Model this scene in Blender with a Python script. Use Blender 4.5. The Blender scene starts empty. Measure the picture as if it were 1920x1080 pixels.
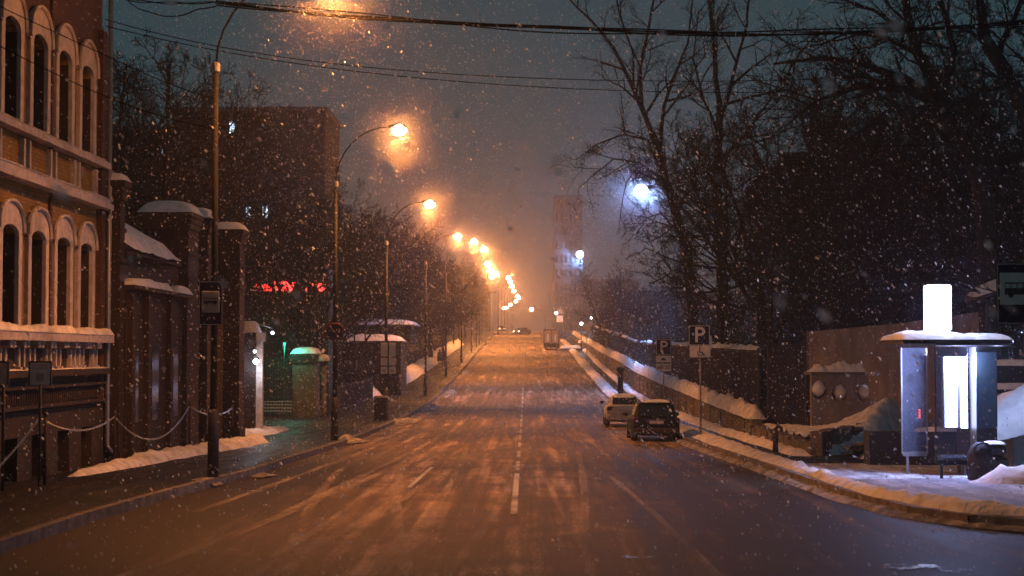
import bpy, math, random
import numpy as np
from mathutils import Vector, Matrix
R = math.radians
scene = bpy.context.scene
COL = scene.collection

# ------------------------------------------------------------------ camera
CAMZ = 3.0
FPX = 3200.0
cam_d = bpy.data.cameras.new('camera')
cam_d.sensor_width = 36.0
cam_d.lens = FPX / 1920 * 36.0
cam_d.clip_start = 0.1
cam_d.clip_end = 6000
cam_d.dof.use_dof = True
cam_d.dof.focus_distance = 62
cam_d.dof.aperture_fstop = 2.2
cam = bpy.data.objects.new('camera', cam_d)
COL.objects.link(cam)
cam.location = (0, 0, CAMZ)
cam.rotation_euler = (R(90) + math.atan(125 / FPX), 0, math.atan(25 / FPX))
scene.camera = cam

# ------------------------------------------------------------------ world (night sky glow under snow cloud)
W = bpy.data.worlds.new('World'); scene.world = W
W.use_nodes = True
wn = W.node_tree.nodes; wl = W.node_tree.links
wn.clear()
wo = wn.new('ShaderNodeOutputWorld'); bg = wn.new('ShaderNodeBackground')
tc = wn.new('ShaderNodeTexCoord'); sp = wn.new('ShaderNodeSeparateXYZ')
rp = wn.new('ShaderNodeValToRGB')
rp.color_ramp.elements[0].position = 0.0; rp.color_ramp.elements[0].color = (0.018, 0.056, 0.070, 1)
rp.color_ramp.elements[1].position = 0.5; rp.color_ramp.elements[1].color = (0.011, 0.040, 0.048, 1)
wl.new(tc.outputs['Generated'], sp.inputs[0]); wl.new(sp.outputs['Z'], rp.inputs[0])
wl.new(rp.outputs[0], bg.inputs[0]); bg.inputs[1].default_value = 1.05
wl.new(bg.outputs[0], wo.inputs[0])

scene.view_settings.view_transform = 'Standard'
scene.view_settings.look = 'None'
scene.view_settings.exposure = 0.0
scene.view_settings.gamma = 1.0
scene.render.engine = 'CYCLES'
cy = scene.cycles
cy.max_bounces = 4; cy.diffuse_bounces = 2; cy.glossy_bounces = 2
cy.transmission_bounces = 4; cy.transparent_max_bounces = 12; cy.volume_bounces = 0
cy.use_denoising = True
cy.denoiser = 'OPENIMAGEDENOISE'
cy.denoising_prefilter = 'FAST'
cy.sample_clamp_indirect = 2.0
cy.sample_clamp_direct = 0.0
cy.caustics_reflective = False; cy.caustics_refractive = False

ORANGE = (1.0, 0.325, 0.075)
COOL = (0.50, 0.66, 1.0)
HAZE_DENSITY = 0.00085
LAMP_W = 4500.0

# ------------------------------------------------------------------ road profile
_pd = [-60, -20, 0, 25, 37, 60, 84, 103, 124, 155, 182, 205, 225, 262, 330, 420, 530, 640, 780, 1000, 1500, 2500]
_pz = [.4, .35, .32, .27, .22, -.15, -.35, -.35, -.1, .9, 1.7, 2.6, 3.3, 4.5, 6.6, 8.7, 10.2, 11.6, 12.9, 14, 15, 16]
_gd = np.arange(-60, 2500, 1.0)
_gz = np.interp(_gd, _pd, _pz)
_k = np.exp(-0.5 * (np.arange(-18, 19) / 7.0) ** 2); _k /= _k.sum()
_gz = np.convolve(np.pad(_gz, 18, mode='edge'), _k, mode='valid')
def rz(y): return float(np.interp(y, _gd, _gz))
def sz(y): return rz(y) + 0.13
def at(px, py, d):
    """world point seen at photo pixel (px,py) at street distance d"""
    v = cam_rot @ Vector(((px - 960) / FPX, (540 - py) / FPX, -1.0))
    t = d / v.y
    return Vector((v.x * t, d, CAMZ + v.z * t))
cam_rot = cam.rotation_euler.to_matrix()
def kl(y): return float(np.interp(y, [0, 24, 28, 33, 40, 60, 2000], [-7.4, -7.4, -7.35, -7.1, -6.6, -6.4, -6.4]))

# ------------------------------------------------------------------ materials
MAT = {}
def mat(name, col, rough=0.8, col2=None, scale=4.0, bump=0.0, metal=0.0, detail=5, bscale=None, stretch=(1, 1, 1), ramp=(0.35, 0.65), spec=0.5, coord='Object'):
    m = bpy.data.materials.new(name); m.use_nodes = True
    n = m.node_tree.nodes; l = m.node_tree.links
    b = n['Principled BSDF']
    b.inputs['Base Color'].default_value = (*col, 1)
    b.inputs['Roughness'].default_value = rough
    b.inputs['Metallic'].default_value = metal
    b.inputs['Specular IOR Level'].default_value = spec
    t = n.new('ShaderNodeTexCoord'); mp = n.new('ShaderNodeMapping')
    mp.inputs['Scale'].default_value = stretch
    l.new(t.outputs[coord], mp.inputs[0])
    if col2 is not None:
        nz = n.new('ShaderNodeTexNoise'); nz.inputs['Scale'].default_value = scale; nz.inputs['Detail'].default_value = detail
        l.new(mp.outputs[0], nz.inputs['Vector'])
        cr = n.new('ShaderNodeValToRGB')
        cr.color_ramp.elements[0].position = ramp[0]; cr.color_ramp.elements[0].color = (*col, 1)
        cr.color_ramp.elements[1].position = ramp[1]; cr.color_ramp.elements[1].color = (*col2, 1)
        l.new(nz.outputs[0], cr.inputs[0]); l.new(cr.outputs[0], b.inputs['Base Color'])
    if bump:
        nb = n.new('ShaderNodeTexNoise'); nb.inputs['Scale'].default_value = bscale or scale * 3; nb.inputs['Detail'].default_value = 6
        l.new(mp.outputs[0], nb.inputs['Vector'])
        bm = n.new('ShaderNodeBump'); bm.inputs['Strength'].default_value = bump; bm.inputs['Distance'].default_value = 0.05
        l.new(nb.outputs[0], bm.inputs['Height']); l.new(bm.outputs[0], b.inputs['Normal'])
    MAT[name] = m
    return m
def emis(name, col, s):
    m = bpy.data.materials.new(name); m.use_nodes = True
    n = m.node_tree.nodes; n.clear()
    o = n.new('ShaderNodeOutputMaterial'); e = n.new('ShaderNodeEmission')
    e.inputs[0].default_value = (*col, 1); e.inputs[1].default_value = s
    m.node_tree.links.new(e.outputs[0], o.inputs[0])
    MAT[name] = m; return m
mat('snow', (.80, .82, .85), .75, (.62, .63, .66), 3.0, .6, bscale=9)
mat('dirty_snow', (.40, .38, .36), .9, (.12, .11, .10), 2.6, 1.0, bscale=10, ramp=(.38, .62))
mat('berm_snow', (.76, .75, .74), .9, (.42, .40, .38), 3.0, 1.0, bscale=11, ramp=(.4, .75))
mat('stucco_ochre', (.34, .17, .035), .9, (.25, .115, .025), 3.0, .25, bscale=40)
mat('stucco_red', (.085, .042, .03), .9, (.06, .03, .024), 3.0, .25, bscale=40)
mat('trim_white', (.60, .54, .51), .85, (.42, .37, .35), 5.0, .2, bscale=40)
mat('plinth', (.05, .034, .026), .9, (.03, .022, .018), 3.0, .4, bscale=30)
mat('glass_dark', (.012, .015, .02), .08, spec=.6)
mat('frame_dark', (.05, .035, .03), .6, (.035, .028, .025), 8.0)
mat('metal_pole', (.020, .020, .021), .85, (.012, .012, .012), 6.0, .15, metal=.3, stretch=(1, 1, .2))
mat('pole_base', (.035, .035, .04), .6, (.02, .02, .022), 6.0, .2)
mat('galvanised', (.34, .34, .35), .4, (.22, .22, .23), 4.0, .1, metal=.6, stretch=(1, 1, .15))
mat('brick_dark', (.035, .02, .017), .9, (.022, .014, .013), 6.0, .5, bscale=22)
mat('bark', (.024, .021, .019), .95, (.013, .012, .011), 6.0, .8, stretch=(1, 1, .25))
mat('bark_far', (.06, .05, .043), .95, (.035, .03, .027), 6.0)
mat('concrete', (.16, .14, .12), .9, (.08, .07, .06), 2.5, .5, bscale=18)
mat('wall_beige', (.25, .215, .185), .9, (.16, .135, .12), 2.0, .3, bscale=20, stretch=(1, 1, .4))
mat('granite_dark', (.03, .03, .035), .5, (.018, .018, .022), 14.0)
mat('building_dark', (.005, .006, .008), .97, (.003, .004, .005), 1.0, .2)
mat('building_haze_tint', (.05, .085, .12), .95, (.04, .07, .10), 1.0, .2)  # bluish haze mixed into the base colour so the far block fades
mat('roof_dark', (.05, .05, .055), .8)
mat('sign_blue', (.003, .010, .055), .6, spec=.2)
mat('sign_white', (.88, .88, .88), .6, (.76, .76, .76), 6.0)
mat('sign_back', (.50, .50, .51), .6, (.36, .36, .37), 5.0)
mat('sign_black', (.012, .012, .014), .5)
mat('sign_red', (.12, .008, .008), .7)
mat('plate_pale', (.78, .82, .88), .6, (.66, .70, .78), 7.0)
mat('wire_black', (.004, .004, .005), 1.0, spec=0)
mat('chain_steel', (.50, .50, .52), .35, (.30, .30, .32), 20.0, metal=.7)
mat('paint_line', (.55, .52, .48), .8, (.18, .155, .13), 1.6, ramp=(.48, .70), stretch=(1, .6, 1))
mat('rubber', (.015, .015, .015), .8, (.03, .03, .03), 20.0)
mat('rim_metal', (.30, .30, .31), .35, metal=.8)
mat('car_black', (.003, .0035, .005), .45, (.006, .006, .006), 5.0, ramp=(.5, .8), spec=.18)
mat('car_silver', (.66, .62, .58), .4, (.5, .45, .41), 4.0, metal=.1)
mat('car_far', (.10, .06, .045), .4)
mat('tail_red', (.06, .004, .004), .4)
mat('chrome', (.6, .6, .6), .2, metal=.9)
mat('truck_frame', (.07, .028, .018), .6)
mat('truck_door', (.40, .34, .30), .7, (.28, .23, .20), 1.6)
mat('coat_dark', (.018, .018, .022), .9, (.03, .028, .03), 9.0)
mat('skin', (.42, .26, .19), .6)
mat('kerb_stone', (.22, .20, .19), .9, (.10, .09, .085), 3.0, .5, bscale=14)
mat('green_paint', (.03, .14, .09), .6, (.02, .10, .07), 6.0)
mat('shop_green', (.02, .06, .048), .7, (.02, .06, .05), 1.2)
mat('ice', (.40, .44, .50), .35, (.28, .31, .36), 8.0)
mat('bin_dark', (.022, .022, .026), .7, (.035, .033, .033), 9.0, .3)
emis('lamp_orange', (1.0, .50, .24), 40)
emis('lamp_orange_far', (1.0, .50, .25), 260)
emis('lamp_cool', (.60, .75, 1.0), 60)
emis('lamp_white', (.80, .88, 1.0), 22)
emis('lightbox', (.50, .60, 1.0), 42)
emis('ad_panel', (.60, .65, 1.0), 14)
emis('neon_red', (1.0, .035, .03), 9)
emis('window_cool', (.62, .82, 1.0), 4.5)
emis('window_dim', (.55, .75, .95), 1.2)
emis('window_warm', (1.0, .55, .28), 6)
emis('headlight', (1.0, .62, .38), 9)
emis('green_glow', (.10, .75, .48), .9)
emis('led_red', (1.0, .12, .15), 2.0)

def glass_mat():
    m = bpy.data.materials.new('glass_clear'); m.use_nodes = True
    n = m.node_tree.nodes; l = m.node_tree.links; n.clear()
    o = n.new('ShaderNodeOutputMaterial'); mx = n.new('ShaderNodeMixShader'); tr = n.new('ShaderNodeBsdfTransparent')
    g = n.new('ShaderNodeBsdfGlossy'); g.inputs['Roughness'].default_value = .08; g.inputs[0].default_value = (.8, .85, 1, 1)
    d = n.new('ShaderNodeBsdfDiffuse'); d.inputs[0].default_value = (.35, .38, .5, 1)
    m2 = n.new('ShaderNodeMixShader'); m2.inputs[0].default_value = .55
    fr = n.new('ShaderNodeTexNoise'); fr.inputs['Scale'].default_value = 3
    mr = n.new('ShaderNodeMapRange'); mr.inputs[3].default_value = .10; mr.inputs[4].default_value = .32
    tr.inputs[0].default_value = (.80, .84, .92, 1)
    l.new(fr.outputs[0], mr.inputs[0]); l.new(mr.outputs[0], mx.inputs[0])
    l.new(g.outputs[0], m2.inputs[1]); l.new(d.outputs[0], m2.inputs[2])
    l.new(tr.outputs[0], mx.inputs[1]); l.new(m2.outputs[0], mx.inputs[2]); l.new(mx.outputs[0], o.inputs[0])
    MAT['glass_clear'] = m
glass_mat()

def flake_mat():
    m = bpy.data.materials.new('snowflake'); m.use_nodes = True
    n = m.node_tree.nodes; l = m.node_tree.links; n.clear()
    o = n.new('ShaderNodeOutputMaterial'); mx = n.new('ShaderNodeMixShader')
    d = n.new('ShaderNodeBsdfDiffuse'); t = n.new('ShaderNodeBsdfTranslucent')
    d.inputs[0].default_value = (.9, .9, .92, 1); t.inputs[0].default_value = (.9, .9, .92, 1)
    mx.inputs[0].default_value = .5
    l.new(d.outputs[0], mx.inputs[1]); l.new(t.outputs[0], mx.inputs[2]); l.new(mx.outputs[0], o.inputs[0])
    MAT['snowflake'] = m
flake_mat()

def road_mat(name, dark, light, wet, amount, track=(1.0, 0.07, 1.0), rough_lo=.68, cleared=False):
    """worn asphalt under thin driven snow: long tyre streaks, curved scuffs, fine grit"""
    m = bpy.data.materials.new(name); m.use_nodes = True
    n = m.node_tree.nodes; l = m.node_tree.links
    b = n['Principled BSDF']; b.inputs['Specular IOR Level'].default_value = .22
    t = n.new('ShaderNodeTexCoord')
    def noise(scale, st, det=5, dist=0.0, rot=0.0):
        mp = n.new('ShaderNodeMapping'); mp.inputs['Scale'].default_value = st; mp.inputs['Rotation'].default_value = (0, 0, rot)
        l.new(t.outputs['Object'], mp.inputs[0])
        z = n.new('ShaderNodeTexNoise'); z.inputs['Scale'].default_value = scale; z.inputs['Detail'].default_value = det
        z.inputs['Distortion'].default_value = dist
        l.new(mp.outputs[0], z.inputs['Vector']); return z.outputs[0]
    def math_(op, a, c):
        x = n.new('ShaderNodeMath'); x.operation = op
        for i, v in enumerate((a, c)):
            if isinstance(v, (int, float)): x.inputs[i].default_value = v
            else: l.new(v, x.inputs[i])
        return x.outputs[0]
    a = noise(1.5, (track[0], track[1] * .6, 1), 9, .15)
    a2 = noise(4.0, (1.0, .02, 1), 5, .08)
    c = noise(.55, (1, .8, 1), 6, 1.6)
    sw = noise(1.8, (1.0, .12, 1), 4, 1.2, .45)
    g = noise(22, (1, .5, 1), 8)
    s = math_('ADD', math_('MULTIPLY', a, .24), math_('MULTIPLY', a2, .26))
    s = math_('ADD', s, math_('MULTIPLY', c, .16))
    s = math_('ADD', s, math_('MULTIPLY', sw, .14))
    s = math_('ADD', s, math_('MULTIPLY', g, .20))
    if cleared:   # snow scraped off the right-hand and far-left parts near the crossing
        sx_ = n.new('ShaderNodeSeparateXYZ'); l.new(t.outputs['Object'], sx_.inputs[0])
        def ramp(v, a0, a1, o0, o1):
            q = n.new('ShaderNodeMapRange'); q.interpolation_type = 'SMOOTHSTEP'; q.inputs[1].default_value = a0; q.inputs[2].default_value = a1; q.inputs[3].default_value = o0; q.inputs[4].default_value = o1; l.new(v, q.inputs[0]); return q.outputs[0]
        wob = math_('ADD', sx_.outputs[0], math_('MULTIPLY', noise(.22, (1, .5, 1), 4, .5), 3.0))
        mr_ = ramp(wob, 1.8, 5.2, 0, .10); ml_ = ramp(wob, -4.4, -1.6, .13, 0)
        far_ = ramp(sx_.outputs[1], 36, 66, 1, 0)
        s = math_('SUBTRACT', s, math_('MULTIPLY', math_('ADD', mr_, ml_), far_))
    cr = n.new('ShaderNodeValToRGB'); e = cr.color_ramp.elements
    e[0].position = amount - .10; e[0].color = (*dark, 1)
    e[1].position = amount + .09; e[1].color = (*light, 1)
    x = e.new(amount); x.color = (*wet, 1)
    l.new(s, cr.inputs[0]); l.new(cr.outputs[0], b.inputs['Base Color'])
    mr = n.new('ShaderNodeMapRange'); mr.inputs[1].default_value = amount - .1; mr.inputs[2].default_value = amount + .05
    mr.inputs[3].default_value = rough_lo; mr.inputs[4].default_value = .9
    l.new(s, mr.inputs[0]); l.new(mr.outputs[0], b.inputs['Roughness'])
    bm = n.new('ShaderNodeBump'); bm.inputs['Strength'].default_value = .8; bm.inputs['Distance'].default_value = .03 if 'road' in name or 'slush' in name else .12
    l.new(s, bm.inputs['Height']); l.new(bm.outputs[0], b.inputs['Normal'])
    MAT[name] = m
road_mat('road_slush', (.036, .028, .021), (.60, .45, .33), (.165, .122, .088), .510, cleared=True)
road_mat('walk_slush', (.009, .009, .010), (.09, .08, .075), (.018, .017, .017), .565, (1, .3, 1), .45)
road_mat('walk_snow', (.12, .12, .13), (.56, .58, .64), (.27, .28, .32), .49, (1.6, 1.1, 1), .7)
road_mat('ground_snow', (.10, .10, .10), (.6, .6, .62), (.35, .35, .36), .46, (1, 1, 1), .8)

def brick_mat(name, c1, c2, mortar, scale=1.0):
    m = bpy.data.materials.new(name); m.use_nodes = True
    n = m.node_tree.nodes; l = m.node_tree.links; b = n['Principled BSDF']; b.inputs['Roughness'].default_value = .9
    t = n.new('ShaderNodeTexCoord'); mp = n.new('ShaderNodeMapping'); mp.inputs['Rotation'].default_value = (R(90), 0, R(90))
    mp.vector_type = 'POINT'
    sx = n.new('ShaderNodeSeparateXYZ'); cx = n.new('ShaderNodeCombineXYZ')
    l.new(t.outputs['Object'], sx.inputs[0])
    ad = n.new('ShaderNodeMath'); ad.operation = 'ADD'
    l.new(sx.outputs[0], ad.inputs[0]); l.new(sx.outputs[1], ad.inputs[1])
    l.new(ad.outputs[0], cx.inputs[0]); l.new(sx.outputs[2], cx.inputs[1])
    br = n.new('ShaderNodeTexBrick'); br.inputs['Scale'].default_value = 1.0
    br.inputs['Brick Width'].default_value = .26 * scale; br.inputs['Row Height'].default_value = .085 * scale
    br.inputs['Mortar Size'].default_value = .008 * scale
    br.inputs['Color1'].default_value = (*c1, 1); br.inputs['Color2'].default_value = (*c2, 1); br.inputs['Mortar'].default_value = (*mortar, 1)
    l.new(cx.outputs[0], br.inputs['Vector'])
    nz = n.new('ShaderNodeTexNoise'); nz.inputs['Scale'].default_value = 2.5; nz.inputs['Detail'].default_value = 5
    l.new(t.outputs['Object'], nz.inputs['Vector'])
    mx = n.new('ShaderNodeMix'); mx.data_type = 'RGBA'; mx.blend_type = 'MULTIPLY'; mx.inputs[0].default_value = .7
    mr = n.new('ShaderNodeMapRange'); mr.inputs[3].default_value = .45; mr.inputs[4].default_value = 1.35
    l.new(nz.outputs[0], mr.inputs[0])
    l.new(br.outputs[0], mx.inputs[6]); l.new(mr.outputs[0], mx.inputs[7]); l.new(mx.outputs[2], b.inputs['Base Color'])
    bm = n.new('ShaderNodeBump'); bm.inputs['Strength'].default_value = .5; bm.inputs['Distance'].default_value = .02; bm.invert = True
    l.new(br.outputs[1], bm.inputs['Height']); l.new(bm.outputs[0], b.inputs['Normal'])
    MAT[name] = m
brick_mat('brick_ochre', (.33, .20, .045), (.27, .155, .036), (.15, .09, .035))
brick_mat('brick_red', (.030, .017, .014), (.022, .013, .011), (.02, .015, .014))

# ------------------------------------------------------------------ mesh builder
def wloc(o):
    v = Vector((0, 0, 0))
    while o is not None:
        v += o.location; o = o.parent
    return v
class MB:
    def __init__(s): s.v = []; s.f = []
    def add(s, vs, fs):
        b = len(s.v); s.v.extend(tuple(p) for p in vs); s.f.extend(tuple(i + b for i in f) for f in fs); return s
    def box(s, x0, x1, y0, y1, z0, z1):
        return s.add([(x0, y0, z0), (x1, y0, z0), (x1, y1, z0), (x0, y1, z0), (x0, y0, z1), (x1, y0, z1), (x1, y1, z1), (x0, y1, z1)],
                     [(0, 3, 2, 1), (4, 5, 6, 7), (0, 1, 5, 4), (1, 2, 6, 5), (2, 3, 7, 6), (3, 0, 4, 7)])
    def bbox(s, x0, x1, y0, y1, z0, z1, r=.03):
        """box with bevelled edges (chamfer)"""
        r = min(r, (x1 - x0) / 2.01, (y1 - y0) / 2.01, (z1 - z0) / 2.01)
        loops = []
        for z, i in ((z0, r), (z0 + r, 0), (z1 - r, 0), (z1, r)):
            a, b, c, d = x0 + i, x1 - i, y0 + i, y1 - i
            k = r * .7
            loops.append([(a + k, c, z), (b - k, c, z), (b, c + k, z), (b, d - k, z), (b - k, d, z), (a + k, d, z), (a, d - k, z), (a, c + k, z)])
        return s.loft(loops)
    def loft(s, loops, caps=True, closed=True):
        n = len(loops[0]); vs = [p for l_ in loops for p in l_]; fs = []
        for k in range(len(loops) - 1):
            for i in range(n if closed else n - 1):
                j = (i + 1) % n
                fs.append((k * n + i, k * n + j, (k + 1) * n + j, (k + 1) * n + i))
        if caps:
            fs.append(tuple(reversed(range(n)))); fs.append(tuple((len(loops) - 1) * n + i for i in range(n)))
        return s.add(vs, fs)
    def tube(s, pts, rad, n=6, caps=True):
        pts = [Vector(p) for p in pts]
        if not hasattr(rad, '__len__'): rad = [rad] * len(pts)
        loops = []
        up0 = None
        for i, p in enumerate(pts):
            t = (pts[min(i + 1, len(pts) - 1)] - pts[max(i - 1, 0)])
            t = t.normalized() if t.length > 1e-9 else Vector((0, 0, 1))
            if up0 is None:
                up0 = Vector((1, 0, 0)) if abs(t.x) < .8 else Vector((0, 1, 0))
            a = t.cross(up0); a = a.normalized() if a.length > 1e-6 else t.orthogonal().normalized()
            b = t.cross(a); up0 = -b if False else a.cross(t)
            loops.append([p + (a * math.cos(2 * math.pi * k / n) + b * math.sin(2 * math.pi * k / n)) * rad[i] for k in range(n)])
        return s.loft(loops, caps)
    def cyl(s, p0, p1, r0, r1=None, n=12): return s.tube([p0, p1], [r0, r0 if r1 is None else r1], n)
    def lathe(s, c, prof, n=16):
        cx, cy_, cz = c
        loops = [[(cx + r * math.cos(2 * math.pi * k / n), cy_ + r * math.sin(2 * math.pi * k / n), cz + z) for k in range(n)] for r, z in prof]
        return s.loft(loops)
    def prism(s, poly, axis, a0, a1):
        """extrude 2D poly along axis 'x','y','z'"""
        def P(u, v, a): return {'x': (a, u, v), 'y': (u, a, v), 'z': (u, v, a)}[axis]
        return s.loft([[P(u, v, a0) for u, v in poly], [P(u, v, a1) for u, v in poly]])
    def ellip(s, c, rx, ry, rz_, n=10, m=7):
        loops = []
        for j in range(m + 1):
            th = math.pi * (j + .02) / (m + .04) - math.pi / 2
            loops.append([(c[0] + rx * math.cos(th) * math.cos(2 * math.pi * k / n), c[1] + ry * math.cos(th) * math.sin(2 * math.pi * k / n), c[2] + rz_ * math.sin(th)) for k in range(n)])
        return s.loft(loops)
    def build(s, name, m, parent=None, smooth=False):
        me = bpy.data.meshes.new(name)
        o_ = wloc(parent)
        me.from_pydata([(p[0] - o_.x, p[1] - o_.y, p[2] - o_.z) for p in s.v], [], s.f)
        me.materials.append(MAT[m] if isinstance(m, str) else m)
        if smooth:
            me.polygons.foreach_set('use_smooth', [True] * len(me.polygons))
        me.update()
        o = bpy.data.objects.new(name, me); COL.objects.link(o)
        if parent is not None: o.parent = parent
        return o
def fix_normals(o):
    import bmesh
    bm = bmesh.new(); bm.from_mesh(o.data); bmesh.ops.recalc_face_normals(bm, faces=bm.faces); bm.to_mesh(o.data); bm.free()
def thing(name, label, cat, loc=(0, 0, 0), group=None):
    o = bpy.data.objects.new(name, None); COL.objects.link(o); o.location = loc
    o['label'] = label; o['category'] = cat
    if group: o['group'] = group
    return o
def tag(o, label, cat, group=None, kind=None):
    o['label'] = label; o['category'] = cat
    if group: o['group'] = group
    if kind: o['kind'] = kind
    return o
def struct(o, kind='structure'):
    o['kind'] = kind; return o
def copy_tree(o, parent=None):
    c = o.copy(); COL.objects.link(c)
    c.parent = parent
    for ch in [x for x in bpy.data.objects if x.parent == o]: copy_tree(ch, c)
    return c
def dup(o, label, loc, rotz=0.0, sc=1.0):
    c = copy_tree(o); c.location = loc; c.rotation_euler = (0, 0, rotz); c.scale = (sc, sc, sc) if not hasattr(sc, '__len__') else sc
    c['label'] = label; return c

_rn = random.Random(5)
_hr = [[_rn.random() for _ in range(64)] for _ in range(64)]
def vn(x, y):
    xi, yi = math.floor(x), math.floor(y); fx, fy = x - xi, y - yi
    fx = fx * fx * (3 - 2 * fx); fy = fy * fy * (3 - 2 * fy)
    h = lambda a, b: _hr[a & 63][b & 63]
    return (h(xi, yi) * (1 - fx) + h(xi + 1, yi) * fx) * (1 - fy) + (h(xi, yi + 1) * (1 - fx) + h(xi + 1, yi + 1) * fx) * fy
def fbm(x, y, o=4):
    s, a, t = 0, .5, 0
    for k in range(o):
        s += a * vn(x * 2 ** k + 7.3 * k, y * 2 ** k + 3.1 * k); t += a; a *= .55
    return s / t

def snow_cap(mb, x0, x1, y0, y1, z, h, nx=10, ny=10, p=4, seed=0, rough=.35):
    """rounded pillow of snow on a rectangle; z may be a function of (x,y)"""
    zf = z if callable(z) else (lambda a, b: z)
    rows = []
    for j in range(ny + 1):
        v = -1 + 2 * j / ny
        row = []
        for i in range(nx + 1):
            u = -1 + 2 * i / nx
            x = x0 + (x1 - x0) * i / nx; y = y0 + (y1 - y0) * j / ny
            e = max(0, 1 - abs(u) ** p) ** .5 * max(0, 1 - abs(v) ** p) ** .5
            hh = h * e * (1 - rough + 2 * rough * fbm(x * 1.3 + seed, y * 1.3 + seed * .7))
            row.append((x, y, zf(x, y) + hh + .004))
        rows.append(row)
    vs = [p_ for r in rows for p_ in r]; n = nx + 1
    fs = [(j * n + i, j * n + i + 1, (j + 1) * n + i + 1, (j + 1) * n + i) for j in range(ny) for i in range(nx)]
    mb.add(vs, fs)
    # skirt to close the underside
    b = [(x0, y0), (x1, y0), (x1, y1), (x0, y1)]
    mb.add([(x, y, zf(x, y) + .003) for x, y in b], [(0, 3, 2, 1)])
    return mb
def berm(mb, path, width, h, seed=0, lump=.6, step=.22, cross=11, zf=None, breaks=0.0):
    """long ridge of shovelled snow along a path [(x,y,wscale,hscale)]"""
    pts = []
    for a, b in zip(path[:-1], path[1:]):
        L = math.hypot(b[0] - a[0], b[1] - a[1]); k = max(1, int(L / step))
        for i in range(k): t = i / k; pts.append([a[q] + (b[q] - a[q]) * t for q in range(4)])
    pts.append(list(path[-1]))
    rows = []
    for i, (x, y, ws, hs) in enumerate(pts):
        q = pts[min(i + 1, len(pts) - 1)]; r = pts[max(i - 1, 0)]
        dx, dy = q[0] - r[0], q[1] - r[1]; L = math.hypot(dx, dy) or 1; nx_, ny_ = -dy / L, dx / L
        end = min(1, i / 3, (len(pts) - 1 - i) / 3)
        gap = 1.0
        if breaks: gap = max(0, min(1, (fbm(y * .35 + seed, x * .2 + seed, 2) - breaks) * 9))
        row = []
        for c in range(cross):
            u = -1 + 2 * c / (cross - 1)
            w = width * ws * (.75 + .5 * fbm(x * .9 + seed + c * .01, y * .9 + seed)) * .5
            X, Y = x + nx_ * u * w, y + ny_ * u * w
            e = (1 - abs(u) ** 2.4)
            hh = h * hs * e * end * gap * (1 - lump + 2 * lump * fbm(X * 2.2 + seed, Y * 2.2 - seed)) * (.72 + .56 * fbm(X * 8 + seed, Y * 8, 3))
            base = (zf(X, Y) if zf else sz(Y)) - .01
            row.append((X, Y, base + hh))
        rows.append(row)
    n = cross
    mb.add([p for r in rows for p in r], [(j * n + i, j * n + i + 1, (j + 1) * n + i + 1, (j + 1) * n + i) for j in range(len(rows) - 1) for i in range(n - 1)])
    return mb
def text_mesh(txt, size, m, name, parent=None, bold=0.0, align='CENTER', extrude=.004, sx=1.0):
    cu = bpy.data.curves.new(name, 'FONT'); cu.body = txt; cu.size = size; cu.align_x = align; cu.align_y = 'CENTER'
    cu.extrude = extrude; cu.offset = bold
    t = bpy.data.objects.new('tmp_text', cu); COL.objects.link(t)
    dg = bpy.context.evaluated_depsgraph_get()
    me = bpy.data.meshes.new_from_object(t.evaluated_get(dg)); me.name = name
    bpy.data.objects.remove(t); bpy.data.curves.remove(cu)
    me.transform(Matrix.Rotation(R(90), 4, 'X') @ Matrix.Diagonal((sx, 1, 1, 1)))
    me.materials.clear(); me.materials.append(MAT[m])
    o = bpy.data.objects.new(name, me); COL.objects.link(o)
    if parent: o.parent = parent
    return o
def add_light(name, loc, col, w, parent=None, rad=.18, kind='POINT', spot=None):
    ld = bpy.data.lights.new(name, kind); ld.color = col; ld.energy = w
    ld.shadow_soft_size = rad
    if kind == 'SPOT': ld.spot_size = R(spot); ld.spot_blend = .6
    o = bpy.data.objects.new(name, ld); COL.objects.link(o)
    if parent is not None: o.parent = parent; o.location = Vector(loc) - wloc(parent)
    else: o.location = loc
    return o

# ================================================================== SETTING: ground, road, pavements
def strip(name, m, xs_of_y, ys, zf):
    mb = MB(); rows = [[(x, y, zf(x, y)) for x in xs_of_y(y)] for y in ys]
    n = len(rows[0])
    mb.add([p for r in rows for p in r], [(j * n + i, j * n + i + 1, (j + 1) * n + i + 1, (j + 1) * n + i) for j in range(len(rows) - 1) for i in range(n - 1)])
    return struct(mb.build(name, m, smooth=True))
YS = list(np.arange(-50, 120, 1.5)) + list(np.arange(120, 400, 5)) + list(np.arange(400, 1600, 25))
strip('ground', 'ground_snow', lambda y: [-430, -120, -40, 0, 40, 120, 430], YS, lambda x, y: rz(y) - .35)
def rut(x, y):
    return .012 * (fbm(x * 1.1, y * .06) - .5) - .0006 * min(x * x, 60)
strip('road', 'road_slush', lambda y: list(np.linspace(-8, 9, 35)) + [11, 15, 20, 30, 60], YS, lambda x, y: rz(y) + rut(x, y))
# left pavement
strip('pavement_left', 'walk_slush', lambda y: [kl(y), kl(y) - .02, kl(y) - 1, kl(y) - 2, kl(y) - 3, -14, -22, -70], YS, lambda x, y: sz(y) + .01 * fbm(x, y * .5))
mb = MB()
for a, b in zip(YS[:-1], YS[1:]):
    if a > 500: break
    mb.add([(kl(a) + .13, a, rz(a) - .1), (kl(b) + .13, b, rz(b) - .1), (kl(b) + .13, b, sz(b) + .02), (kl(a) + .13, a, sz(a) + .02), (kl(b) - .03, b, sz(b) + .02), (kl(a) - .03, a, sz(a) + .02)],
           [(0, 1, 2, 3), (3, 2, 4, 5)])
struct(mb.build('kerb_left', 'kerb_stone'))
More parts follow.
